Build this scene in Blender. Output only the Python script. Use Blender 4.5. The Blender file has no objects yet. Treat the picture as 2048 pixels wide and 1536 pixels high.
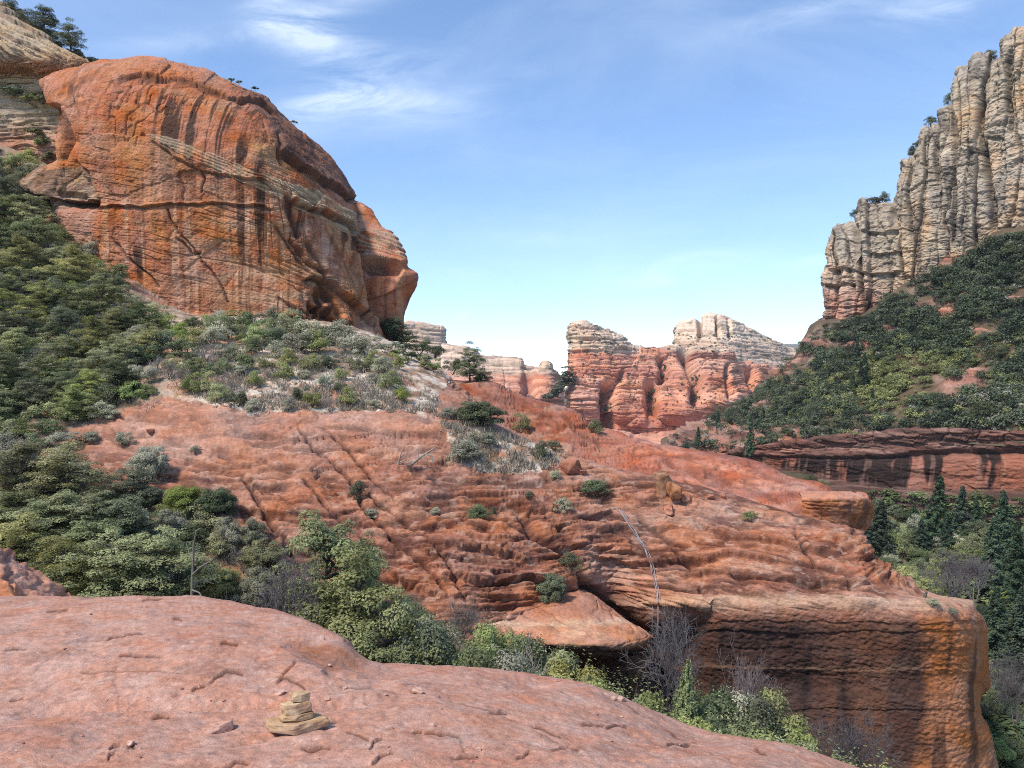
import bpy, math, random
import numpy as np
from mathutils import Vector
from mathutils.bvhtree import BVHTree

# ------------------------------------------------------------------ camera, sky, sun, exposure
scene = bpy.context.scene
COL = scene.collection
F = 1577.0                       # focal length in photo pixels (photo 2048 wide)
cam_d = bpy.data.cameras.new('camera')
cam_d.sensor_width = 36.0
cam_d.lens = 36.0 * F / 2048.0
cam_d.clip_start = 0.05
cam_d.clip_end = 20000
cam = bpy.data.objects.new('camera', cam_d)
cam.location = (0, 0, 0)
cam.rotation_euler = (math.radians(90), 0, 0)
COL.objects.link(cam)
scene.camera = cam

SUN_EL, SUN_AZ = math.radians(52), math.radians(232)     # azimuth clockwise from +Y (view direction): behind, left
sd = Vector((math.sin(SUN_AZ) * math.cos(SUN_EL), math.cos(SUN_AZ) * math.cos(SUN_EL), math.sin(SUN_EL)))
sun_d = bpy.data.lights.new('sun', 'SUN')
sun_d.energy = 2.0
sun_d.angle = math.radians(10)
sun_d.color = (1.0, 0.88, 0.74)
sun = bpy.data.objects.new('sun', sun_d)
sun.rotation_euler = sd.to_track_quat('Z', 'Y').to_euler()
COL.objects.link(sun)

scene.view_settings.view_transform = 'Standard'
scene.view_settings.look = 'None'
scene.view_settings.gamma = 1.0
scene.view_settings.use_curve_mapping = False
scene.view_settings.exposure = 1.36
scene.cycles.use_denoising = False
scene.cycles.filter_width = 1.0
scene.cycles.sample_clamp_indirect = 4.0
scene.cycles.max_bounces = 6
scene.cycles.diffuse_bounces = 3
scene.cycles.volume_bounces = 0

world = bpy.data.worlds.new('World')
scene.world = world
world.use_nodes = True


def build_world():
    nt = world.node_tree
    nt.nodes.clear()
    N, L = nt.nodes, nt.links

    def inp(node, i, v):
        if hasattr(v, 'links'):
            L.new(v, node.inputs[i])
        elif v is not None:
            node.inputs[i].default_value = v

    def m(op, a, b=None, c=None, clamp=False):
        n = N.new('ShaderNodeMath')
        n.operation = op
        n.use_clamp = clamp
        inp(n, 0, a)
        inp(n, 1, b)
        inp(n, 2, c)
        return n.outputs[0]
    sky = N.new('ShaderNodeTexSky')
    sky.sky_type = 'NISHITA'
    sky.sun_disc = False
    sky.sun_elevation = SUN_EL
    sky.sun_rotation = SUN_AZ
    sky.altitude = 1400
    sky.air_density = 0.8
    sky.dust_density = 0.0
    sky.ozone_density = 2.0
    tc = N.new('ShaderNodeTexCoord')
    sx = N.new('ShaderNodeSeparateXYZ')
    L.new(tc.outputs['Generated'], sx.inputs[0])
    yy = m('MAXIMUM', sx.outputs[1], 0.05)
    u = m('DIVIDE', sx.outputs[0], yy)
    v = m('DIVIDE', sx.outputs[2], yy)
    cb = N.new('ShaderNodeCombineXYZ')
    L.new(u, cb.inputs[0])
    L.new(v, cb.inputs[1])

    def noise(scale, detail, rough, stretch, rot, dist=0.0, off=0.0):
        mp = N.new('ShaderNodeMapping')
        mp.inputs['Rotation'].default_value = (0, 0, rot)
        mp.inputs['Scale'].default_value = (stretch[0], stretch[1], 1)
        mp.inputs['Location'].default_value = (off, off * 0.7, 0)
        L.new(cb.outputs[0], mp.inputs[0])
        n = N.new('ShaderNodeTexNoise')
        n.inputs['Scale'].default_value = scale
        n.inputs['Detail'].default_value = detail
        n.inputs['Roughness'].default_value = rough
        n.inputs['Distortion'].default_value = dist
        L.new(mp.outputs[0], n.inputs['Vector'])
        return n.outputs['Fac']
    n1 = noise(9, 12, 0.68, (0.5, 1.9), 0.35, 0.9, 3.3)
    n2 = noise(3.2, 6, 0.6, (0.6, 1.5), 0.25, 0.5, 9.1)

    def gauss(px, py, rx, ry, rot, amp):
        cu, cv = (px - 1024) / F, (768 - py) / F
        du, dv = m('SUBTRACT', u, cu), m('SUBTRACT', v, cv)
        c, s = math.cos(rot), math.sin(rot)
        a = m('ADD', m('MULTIPLY', du, c * F / rx), m('MULTIPLY', dv, s * F / rx))
        b = m('ADD', m('MULTIPLY', du, -s * F / ry), m('MULTIPLY', dv, c * F / ry))
        e = m('MULTIPLY', m('ADD', m('MULTIPLY', a, a), m('MULTIPLY', b, b)), -1)
        return m('MULTIPLY', m('EXPONENT', e), amp)
    blobs = [(575, 45, 130, 50, -0.7, 1.0), (665, 88, 120, 32, -0.25, 0.9), (650, 20, 160, 28, 0.3, 0.55),
             (720, 180, 150, 42, 0.35, 0.8), (790, 200, 130, 22, -0.05, 0.7), (620, 210, 130, 26, 0.1, 0.7), (860, 240, 130, 24, 0.1, 0.35),
             (1380, 520, 150, 26, 0.12, 0.5), (1320, 560, 60, 12, 0.1, 0.8), (1640, 525, 70, 16, 0.1, 0.6), (880, 545, 110, 20, 0.05, 0.35), (1090, 478, 110, 16, 0, 0.3),
             (1600, 25, 160, 26, 0.25, 0.5), (1860, 15, 120, 34, 0.1, 0.7), (925, 633, 16, 7, 0.5, 0.5), (340, 85, 160, 28, 0.1, 0.35), (1000, 160, 140, 20, 0.25, 0.3)]
    tot = None
    for bl in blobs:
        g = gauss(*bl)
        tot = g if tot is None else m('ADD', tot, g)
    wis = m('SMOOTH_MIN', m('MULTIPLY', m('SUBTRACT', n1, 0.36, None, True), 3.4), 1.0, 0.2)
    dens = m('MULTIPLY', tot, wis, None, True)
    veil = m('MULTIPLY', m('SUBTRACT', n2, 0.45, None, True), 0.45)
    dens = m('ADD', m('MULTIPLY', dens, 0.45), veil, None, True)
    # deep sky kept from the sky texture, only saturated a little
    hsv = N.new('ShaderNodeHueSaturation')
    hsv.inputs['Saturation'].default_value = 1.14
    gm = N.new('ShaderNodeGamma'); gm.inputs[1].default_value = 0.8
    L.new(sky.outputs[0], gm.inputs[0]); L.new(gm.outputs[0], hsv.inputs['Color'])
    hsv.inputs['Hue'].default_value = 0.502
    mix = N.new('ShaderNodeMix')
    mix.data_type = 'RGBA'
    L.new(dens, mix.inputs[0])
    L.new(hsv.outputs[0], mix.inputs[6])
    mix.inputs[7].default_value = (3.9, 4.25, 4.6, 1)
    bg = N.new('ShaderNodeBackground')
    bg.inputs[1].default_value = 0.137
    L.new(mix.outputs[2], bg.inputs[0])
    out = N.new('ShaderNodeOutputWorld')
    L.new(bg.outputs[0], out.inputs[0])


build_world()

# ------------------------------------------------------------------ numpy tools
rng = np.random.default_rng(7)
_perm = np.random.default_rng(11).permutation(256).astype(np.int32)
PERM = np.concatenate([_perm, _perm, _perm])
_g = np.random.default_rng(5).normal(size=(256, 3))
GRAD = (_g / np.linalg.norm(_g, axis=1)[:, None]).astype(np.float32)


def pn(x, y, z):
    """gradient noise, about -0.6 .. 0.6, scaled to about -1 .. 1"""
    x = np.asarray(x, np.float32); y = np.asarray(y, np.float32); z = np.asarray(z, np.float32)
    xi = np.floor(x); yi = np.floor(y); zi = np.floor(z)
    fx = x - xi; fy = y - yi; fz = z - zi
    xi = xi.astype(np.int32) & 255; yi = yi.astype(np.int32) & 255; zi = zi.astype(np.int32) & 255
    ux = fx * fx * fx * (fx * (fx * 6 - 15) + 10)
    uy = fy * fy * fy * (fy * (fy * 6 - 15) + 10)
    uz = fz * fz * fz * (fz * (fz * 6 - 15) + 10)
    res = 0
    for dx in (0, 1):
        px_ = PERM[xi + dx]
        wx = ux if dx else 1 - ux
        for dy in (0, 1):
            pxy = PERM[px_ + yi + dy]
            wxy = wx * (uy if dy else 1 - uy)
            for dz in (0, 1):
                g = GRAD[PERM[pxy + zi + dz]]
                w = wxy * (uz if dz else 1 - uz)
                res = res + w * (g[:, 0] * (fx - dx) + g[:, 1] * (fy - dy) + g[:, 2] * (fz - dz))
    return res * 1.7


def fbm(x, y, z, octv=4, gain=0.5, lac=2.03):
    a, s, t = 1.0, 0, 0
    for i in range(octv):
        s = s + a * pn(x + 17.3 * i, y - 9.1 * i, z + 4.7 * i)
        t += a
        a *= gain
        x = x * lac; y = y * lac; z = z * lac
    return s / t * 1.3


def worley(u, v, seed=0):
    u = np.asarray(u, np.float32); v = np.asarray(v, np.float32)
    ui = np.floor(u).astype(np.int32); vi = np.floor(v).astype(np.int32)
    f1 = np.full(u.shape, 9.0, np.float32); f2 = f1.copy(); idh = np.zeros(u.shape, np.int32); cu = np.zeros_like(f1); cv = np.zeros_like(f1)
    for a in (-1, 0, 1):
        for b in (-1, 0, 1):
            h = PERM[PERM[(ui + a + seed) & 255] + ((vi + b) & 255)]
            h2 = PERM[h + 57]
            du = ui + a + 0.1 + 0.8 * h / 255.0 - u; dv = vi + b + 0.1 + 0.8 * h2 / 255.0 - v
            d = du * du + dv * dv
            k = d < f1
            f2 = np.where(k, f1, np.minimum(f2, d))
            idh = np.where(k, PERM[h2 + 101], idh); cu = np.where(k, du, cu); cv = np.where(k, dv, cv); f1 = np.where(k, d, f1)
    return np.sqrt(f1), np.sqrt(f2), idh, cu, cv


def facet(u, v, seed=0, tilt=1.0):
    """flat broken faces: a step per cell, each face tilted its own way; also the joint lines between them"""
    f1, f2, i, cu, cv = worley(u, v, seed)
    h = i / 255.0 - 0.5 + tilt * ((PERM[i + 31] / 255.0 - 0.5) * cu + (PERM[i + 77] / 255.0 - 0.5) * cv)
    return h.astype(np.float32), np.exp(-((f2 - f1) / 0.07) ** 2).astype(np.float32)


def ss(a, b, x):
    t = np.clip((x - a) / (b - a), 0, 1)
    return t * t * (3 - 2 * t)


def mixc(a, b, m):
    m = np.clip(m, 0, 1)[:, None]
    return a * (1 - m) + np.asarray(b, np.float32) * m


def unproj(px, py, d):
    return np.stack([(px - 1024) / F * d, d, (768 - py) / F * d], -1)


def P3(px, py, d):
    return Vector(((px - 1024) / F * d, d, (768 - py) / F * d))


def dist_poly(px, py, pts):
    best = np.full(px.shape, 1e9, np.float32); side = np.zeros(px.shape, np.float32); tt = np.zeros(px.shape, np.float32)
    n = len(pts) - 1
    for i in range(n):
        ax, ay = pts[i]; bx, by = pts[i + 1]
        vx, vy = bx - ax, by - ay
        l2 = vx * vx + vy * vy + 1e-9
        t = np.clip(((px - ax) * vx + (py - ay) * vy) / l2, 0, 1)
        dx, dy = px - ax - t * vx, py - ay - t * vy
        d = np.sqrt(dx * dx + dy * dy)
        k = d < best
        best = np.where(k, d, best)
        side = np.where(k, np.sign(vx * dy - vy * dx), side)
        tt = np.where(k, (i + t) / n, tt)
    return best, side, tt


def groove(px, py, pts, w, depth, taper=True):
    d, s, t = dist_poly(px, py, pts)
    a = np.exp(-(d / w) ** 2)
    if taper:
        a = a * ss(0, 0.12, t) * ss(0, 0.12, 1 - t) if len(pts) > 1 else a
    return -depth * a


def ledge(px, py, pts, w, depth, lip=2.5, taper=0.12):
    """polyline left to right: rock below it is set back (an overhanging brow)"""
    d, s, t = dist_poly(px, py, pts)
    sd_ = d * s
    a = ss(0, lip, sd_) * np.exp(-np.maximum(sd_, 0) / w)
    b = np.exp(-(np.minimum(sd_, 0) / (w * 0.7)) ** 2) * (sd_ <= 0) * 0.35
    return depth * (b - a) * ss(0, taper, t) * ss(0, taper, 1 - t)


def ell(px, py, cx, cy, rx, ry, ang=0.0, soft=0.35):
    c, s = math.cos(ang), math.sin(ang)
    dx, dy = px - cx, py - cy
    r = np.sqrt(((dx * c + dy * s) / rx) ** 2 + ((-dx * s + dy * c) / ry) ** 2)
    return 1 - ss(1 - soft, 1 + soft, r)


def inpoly(px, py, pts):
    res = np.zeros(px.shape, bool)
    n = len(pts)
    for i in range(n):
        ax, ay = pts[i]; bx, by = pts[(i + 1) % n]
        if ay == by:
            continue
        c = ((ay > py) != (by > py)) & (px < (bx - ax) * (py - ay) / (by - ay) + ax)
        res ^= c
    return res


def _interp(A, xs):
    """monotone-limited cubic along axis 0 of A (n,m,k) at parameters xs"""
    n = A.shape[0]
    D = np.diff(A, axis=0)
    M = np.zeros_like(A)
    M[0] = D[0]; M[-1] = D[-1]
    if n > 2:
        a, b = D[:-1], D[1:]
        m = 0.5 * (a + b)
        lim = 2.2 * np.minimum(np.abs(a), np.abs(b)) + 0.12 * np.abs(m)
        m = np.sign(m) * np.minimum(np.abs(m), lim)
        M[1:-1] = m
    i = np.clip(xs.astype(int), 0, n - 2)
    t = (xs - i).reshape((-1,) + (1,) * (A.ndim - 1))
    h00 = 2 * t ** 3 - 3 * t ** 2 + 1; h10 = t ** 3 - 2 * t ** 2 + t
    h01 = -2 * t ** 3 + 3 * t ** 2; h11 = t ** 3 - t ** 2
    return h00 * A[i] + h10 * M[i] + h01 * A[i + 1] + h11 * M[i + 1]


def _params(w, n):
    w = np.maximum(w, w.sum() * 0.012)
    c = np.concatenate([[0], np.cumsum(w)])
    return np.interp(np.linspace(0, c[-1], n), c, np.arange(len(c)))


PATCHES = {}


def link(o, parent=None):
    COL.objects.link(o)
    if parent is not None:
        o.parent = parent
    return o


def tag(o, label=None, cat=None, group=None, kind=None):
    if label: o['label'] = label
    if cat: o['category'] = cat
    if group: o['group'] = group
    if kind: o['kind'] = kind
    return o


def mesh_np(name, V, Q, mat, cols=None, smooth=True):
    """V (n,3), Q (m,4) quads or (m,3)"""
    me = bpy.data.meshes.new(name)
    k = Q.shape[1]
    me.vertices.add(len(V)); me.loops.add(Q.size); me.polygons.add(len(Q))
    me.vertices.foreach_set('co', np.ascontiguousarray(V, np.float32).ravel())
    me.loops.foreach_set('vertex_index', np.ascontiguousarray(Q, np.int32).ravel())
    me.polygons.foreach_set('loop_start', np.arange(len(Q), dtype=np.int32) * k)
    me.polygons.foreach_set('use_smooth', np.full(len(Q), smooth))
    if cols is not None:
        at = me.attributes.new('Col', 'FLOAT_COLOR', 'POINT')
        c4 = np.ones((len(V), 4), np.float32); c4[:, :3] = np.clip(cols, 0.005, 0.95)
        at.data.foreach_set('color', c4.ravel())
    me.materials.append(mat)
    me.update(); me.validate()
    return me


def patch(name, rows, nu, nv, disp, mat, label, cat, kind='structure', stride=3, key=None):
    """rows: bottom to top, each a list left to right of (photo x, photo y, distance)"""
    A = np.array(rows, np.float64)
    A[..., 2] = np.log(A[..., 2])
    inf = (A[..., 0] > -40) & (A[..., 0] < 2090) & (A[..., 1] > -40) & (A[..., 1] < 1580)
    iu = inf[:, 1:] | inf[:, :-1]; iv = inf[1:] | inf[:-1]
    du = (np.abs(np.diff(A[..., :2], axis=1)).sum(-1) * np.where(iu, 1, 0.12)).mean(0)
    back = np.diff(A[..., 1], axis=0).mean(1) > 3            # rows that run down behind the crest are unseen
    dv = (np.minimum(np.abs(np.diff(A[..., :2], axis=0)).sum(-1), 400) * np.where(iv, 1, 0.12)).mean(1) * np.where(back, 0.25, 1)
    us, vs = _params(du, nu), _params(dv, nv)
    B = _interp(np.swapaxes(A, 0, 1), us)            # (nu, rows, 3)
    B = _interp(np.swapaxes(B, 0, 1), vs)            # (nv, nu, 3)
    d = np.exp(B[..., 2])
    G = unproj(B[..., 0], B[..., 1], d).astype(np.float32)
    # smooth normals
    tu = np.gradient(G, axis=1); tv = np.gradient(G, axis=0)
    nn = np.cross(tu, tv)
    nn /= np.linalg.norm(nn, axis=-1, keepdims=True) + 1e-9
    q = dict(P=G.reshape(-1, 3), x=G[..., 0].ravel(), y=G[..., 1].ravel(), z=G[..., 2].ravel(), n=nn.reshape(-1, 3),
             px=B[..., 0].ravel().astype(np.float32), py=B[..., 1].ravel().astype(np.float32), d=d.ravel().astype(np.float32),
             u=np.tile(us, (nv, 1)).ravel(), v=np.repeat(vs, nu))
    q['m'] = q['d'] / F                               # metres per photo pixel
    q['st'] = np.clip((1 - q['n'][:, 2]) * 8, 0.2, 1)
    h, c = disp(q)
    V = q['P'] + q['n'] * h[:, None]
    idx = np.arange(nu * nv).reshape(nv, nu)
    Q = np.stack([idx[:-1, :-1], idx[:-1, 1:], idx[1:, 1:], idx[1:, :-1]], -1).reshape(-1, 4)
    me = mesh_np(name, V, Q, mat, c)
    o = link(bpy.data.objects.new(name, me))
    tag(o, label, cat, None, kind)
    s = idx[::stride, ::stride]
    Vs = V.reshape(nv, nu, 3)[::stride, ::stride].reshape(-1, 3)
    a, b = s.shape
    i2 = np.arange(a * b).reshape(a, b)
    Q2 = np.stack([i2[:-1, :-1], i2[:-1, 1:], i2[1:, 1:], i2[1:, :-1]], -1).reshape(-1, 4)
    PATCHES[key or name] = BVHTree.FromPolygons(Vs.tolist(), Q2.tolist())
    return o


def pick(px, py, keys=None):
    dr = Vector(((px - 1024) / F, 1, (768 - py) / F)).normalized()
    best = None
    for k, b in PATCHES.items():
        if keys and k not in keys:
            continue
        h = b.ray_cast(Vector((0, 0, 0)), dr)
        if h[0] is not None and (best is None or h[3] < best[1]):
            best = (h[0], h[3], h[1], k)
    return best


def drop(x, y, keys, z0=80):
    best = None
    for k in keys:
        h = PATCHES[k].ray_cast(Vector((x, y, z0)), Vector((0, 0, -1)))
        if h[0] is not None and (best is None or h[0].z > best):
            best = h[0].z
    return best


# ------------------------------------------------------------------ materials
def nmath(nt, op, a, b=None, clamp=False):
    n = nt.nodes.new('ShaderNodeMath'); n.operation = op; n.use_clamp = clamp
    for i, v in enumerate((a, b)):
        if v is None: continue
        if hasattr(v, 'links'): nt.links.new(v, n.inputs[i])
        else: n.inputs[i].default_value = v
    return n.outputs[0]


def rock_mat(name, s_fine, s_mid, bump=0.5, bdist=0.05, zstretch=1.0, speck=0.0, contrast=0.5, dark=0.6, light=1.35, rough=0.9):
    """Col attribute (the rock's own colour zones) varied by procedural grain; s_* in cycles per metre"""
    m = bpy.data.materials.new(name); m.use_nodes = True
    nt = m.node_tree; N, L = nt.nodes, nt.links
    bs = N['Principled BSDF']
    bs.inputs['Roughness'].default_value = rough
    bs.inputs['Specular IOR Level'].default_value = 0.15
    at = N.new('ShaderNodeAttribute'); at.attribute_name = 'Col'
    tc = N.new('ShaderNodeTexCoord')
    mp = N.new('ShaderNodeMapping'); mp.inputs['Scale'].default_value = (1, 1, zstretch)
    L.new(tc.outputs['Object'], mp.inputs[0])

    def noise(scale, det, rough_, vec):
        n = N.new('ShaderNodeTexNoise'); n.inputs['Scale'].default_value = scale
        n.inputs['Detail'].default_value = det; n.inputs['Roughness'].default_value = rough_
        L.new(vec, n.inputs['Vector']); return n.outputs['Fac']
    n1 = noise(s_fine, 6, 0.7, mp.outputs[0])
    n2 = noise(s_mid, 5, 0.6, mp.outputs[0])
    n3 = noise(s_mid * 0.27, 4, 0.6, tc.outputs['Object'])
    a = nmath(nt, 'ADD', nmath(nt, 'MULTIPLY', n1, contrast), nmath(nt, 'MULTIPLY', n2, 1 - contrast))
    rp = N.new('ShaderNodeMapRange'); rp.inputs['From Min'].default_value = 0.33; rp.inputs['From Max'].default_value = 0.67
    rp.inputs['To Min'].default_value = dark; rp.inputs['To Max'].default_value = light
    L.new(a, rp.inputs['Value'])
    mx = N.new('ShaderNodeMix'); mx.data_type = 'RGBA'; mx.blend_type = 'MULTIPLY'; mx.inputs[0].default_value = 1
    L.new(at.outputs['Color'], mx.inputs[6]); L.new(rp.outputs[0], mx.inputs[7])
    # hue drift: slightly paler, greyer rock in broad patches
    hs = N.new('ShaderNodeHueSaturation')
    sat = N.new('ShaderNodeMapRange'); sat.inputs['From Min'].default_value = 0.35; sat.inputs['From Max'].default_value = 0.65
    sat.inputs['To Min'].default_value = 1.12; sat.inputs['To Max'].default_value = 0.82
    L.new(n3, sat.inputs['Value']); L.new(sat.outputs[0], hs.inputs['Saturation']); L.new(mx.outputs[2], hs.inputs['Color'])
    col = hs.outputs[0]
    if speck:
        vo = N.new('ShaderNodeTexVoronoi'); vo.inputs['Scale'].default_value = speck
        L.new(tc.outputs['Object'], vo.inputs['Vector'])
        nz = noise(speck * 0.35, 4, 0.6, tc.outputs['Object'])
        th = nmath(nt, 'MULTIPLY', nmath(nt, 'SUBTRACT', nz, 0.5, True), 1.5)
        k = nmath(nt, 'GREATER_THAN', th, vo.outputs['Distance'])
        mx2 = N.new('ShaderNodeMix'); mx2.data_type = 'RGBA'
        L.new(nmath(nt, 'MULTIPLY', k, 0.62), mx2.inputs[0]); L.new(col, mx2.inputs[6]); mx2.inputs[7].default_value = (0.62, 0.47, 0.40, 1)
        col = mx2.outputs[2]
    L.new(col, bs.inputs['Base Color'])
    bp = N.new('ShaderNodeBump'); bp.inputs['Strength'].default_value = bump; bp.inputs['Distance'].default_value = bdist
    L.new(a, bp.inputs['Height']); L.new(bp.outputs[0], bs.inputs['Normal'])
    return m


def leaf_mat(name, c_dark, c_light, trans=0.35, rnd=0.3):
    m = bpy.data.materials.new(name); m.use_nodes = True
    nt = m.node_tree; N, L = nt.nodes, nt.links
    bs = N['Principled BSDF']; bs.inputs['Roughness'].default_value = 0.6; bs.inputs['Specular IOR Level'].default_value = 0.25
    at = N.new('ShaderNodeAttribute'); at.attribute_name = 'Col'
    sp = N.new('ShaderNodeSeparateColor'); L.new(at.outputs['Color'], sp.inputs[0])
    oi = N.new('ShaderNodeObjectInfo')
    mx = N.new('ShaderNodeMix'); mx.data_type = 'RGBA'
    L.new(sp.outputs[0], mx.inputs[0]); mx.inputs[6].default_value = (*c_dark, 1); mx.inputs[7].default_value = (*c_light, 1)
    hs = N.new('ShaderNodeHueSaturation')
    L.new(mx.outputs[2], hs.inputs['Color'])
    rr = nmath(nt, 'ADD', nmath(nt, 'MULTIPLY', oi.outputs['Random'], 0.045), 0.4775); L.new(rr, hs.inputs['Hue'])
    r2 = nmath(nt, 'FRACT', nmath(nt, 'MULTIPLY', oi.outputs['Random'], 7.31))
    L.new(nmath(nt, 'ADD', nmath(nt, 'MULTIPLY', r2, 2 * rnd), 1 - rnd), hs.inputs['Value'])
    r3 = nmath(nt, 'FRACT', nmath(nt, 'MULTIPLY', oi.outputs['Random'], 13.7))
    L.new(nmath(nt, 'ADD', nmath(nt, 'MULTIPLY', r3, 0.4), 0.75), hs.inputs['Saturation'])
    L.new(hs.outputs[0], bs.inputs['Base Color'])
    if trans:
        tr = N.new('ShaderNodeBsdfTranslucent'); L.new(hs.outputs[0], tr.inputs['Color'])
        ms = N.new('ShaderNodeMixShader'); ms.inputs[0].default_value = trans
        L.new(bs.outputs[0], ms.inputs[1]); L.new(tr.outputs[0], ms.inputs[2])
        L.new(ms.outputs[0], N['Material Output'].inputs['Surface'])
    return m


def flat_mat(name, c, c2=None, scale=8, rough=0.85):
    m = bpy.data.materials.new(name); m.use_nodes = True
    nt = m.node_tree; N, L = nt.nodes, nt.links
    bs = N['Principled BSDF']; bs.inputs['Roughness'].default_value = rough; bs.inputs['Specular IOR Level'].default_value = 0.2
    n = N.new('ShaderNodeTexNoise'); n.inputs['Scale'].default_value = scale; n.inputs['Detail'].default_value = 5
    tc = N.new('ShaderNodeTexCoord'); L.new(tc.outputs['Object'], n.inputs['Vector'])
    r = N.new('ShaderNodeValToRGB'); r.color_ramp.elements[0].position = 0.35; r.color_ramp.elements[1].position = 0.65
    r.color_ramp.elements[0].color = (*c, 1); r.color_ramp.elements[1].color = (*(c2 or [k * 1.5 for k in c]), 1)
    L.new(n.outputs['Fac'], r.inputs[0]); L.new(r.outputs[0], bs.inputs['Base Color'])
    return m


M_FORE = rock_mat('sandstone near', 110, 18, bump=1.0, bdist=0.010, speck=34, contrast=0.6, dark=0.50, light=1.4)
M_SLOPE = rock_mat('sandstone slope', 9.0, 1.6, bump=0.7, bdist=0.09, zstretch=2.4, contrast=0.6, dark=0.52, light=1.4)
M_BUTTE = rock_mat('sandstone butte', 4.5, 0.9, bump=0.9, bdist=0.28, zstretch=1.8, contrast=0.6, dark=0.6, light=1.32)
M_CLIFF = rock_mat('sandstone cliff', 1.2, 0.22, bump=0.8, bdist=0.6, zstretch=1.8, contrast=0.5, dark=0.66, light=1.3)
M_FAR = rock_mat('sandstone far', 0.5, 0.1, bump=0.6, bdist=1.2, zstretch=1.5, contrast=0.5, dark=0.75, light=1.25)
M_SOIL = rock_mat('soil', 3.0, 0.6, bump=0.6, bdist=0.15, contrast=0.5, dark=0.6, light=1.3)

RED = np.array((0.46, 0.20, 0.115), np.float32)
ORANGE = np.array((0.47, 0.19, 0.085), np.float32)
VARN = np.array((0.075, 0.045, 0.035), np.float32)
CREAM = np.array((0.50, 0.37, 0.24), np.float32)
GREY = np.array((0.34, 0.29, 0.235), np.float32)
SOIL = np.array((0.30, 0.19, 0.13), np.float32)


def base_col(n, c):
    return np.tile(np.asarray(c, np.float32), (n, 1))


def lines(x, y, z, fxy, fz, w):
    n = fbm(x * fxy, y * fxy, z * fz, 2)
    return np.exp(-(n / w) ** 2)


def terr(t, k=3.0):
    f = t - np.floor(t)
    return ss(0, 0.09, f) * (1 - f) ** (1.0 / k)


# ------------------------------------------------------------------ ground sheet to the horizon
def build_ground():
    n = 60
    xs = np.linspace(-5000, 5000, n); ys = np.linspace(-3000, 7000, n)
    X, Y = np.meshgrid(xs, ys)
    Z = -46 + 2.0 * np.sin(X * 0.004) * np.cos(Y * 0.005)
    V = np.stack([X, Y, Z], -1).reshape(-1, 3)
    idx = np.arange(n * n).reshape(n, n)
    Q = np.stack([idx[:-1, :-1], idx[:-1, 1:], idx[1:, 1:], idx[1:, :-1]], -1).reshape(-1, 4)
    c = base_col(len(V), (0.13, 0.12, 0.07))
    o = link(bpy.data.objects.new('ground', mesh_np('ground', V, Q, M_SOIL, c)))
    tag(o, 'wide canyon floor of dull scrub stretching to the horizon', 'ground', None, 'structure')


build_ground()


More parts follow.
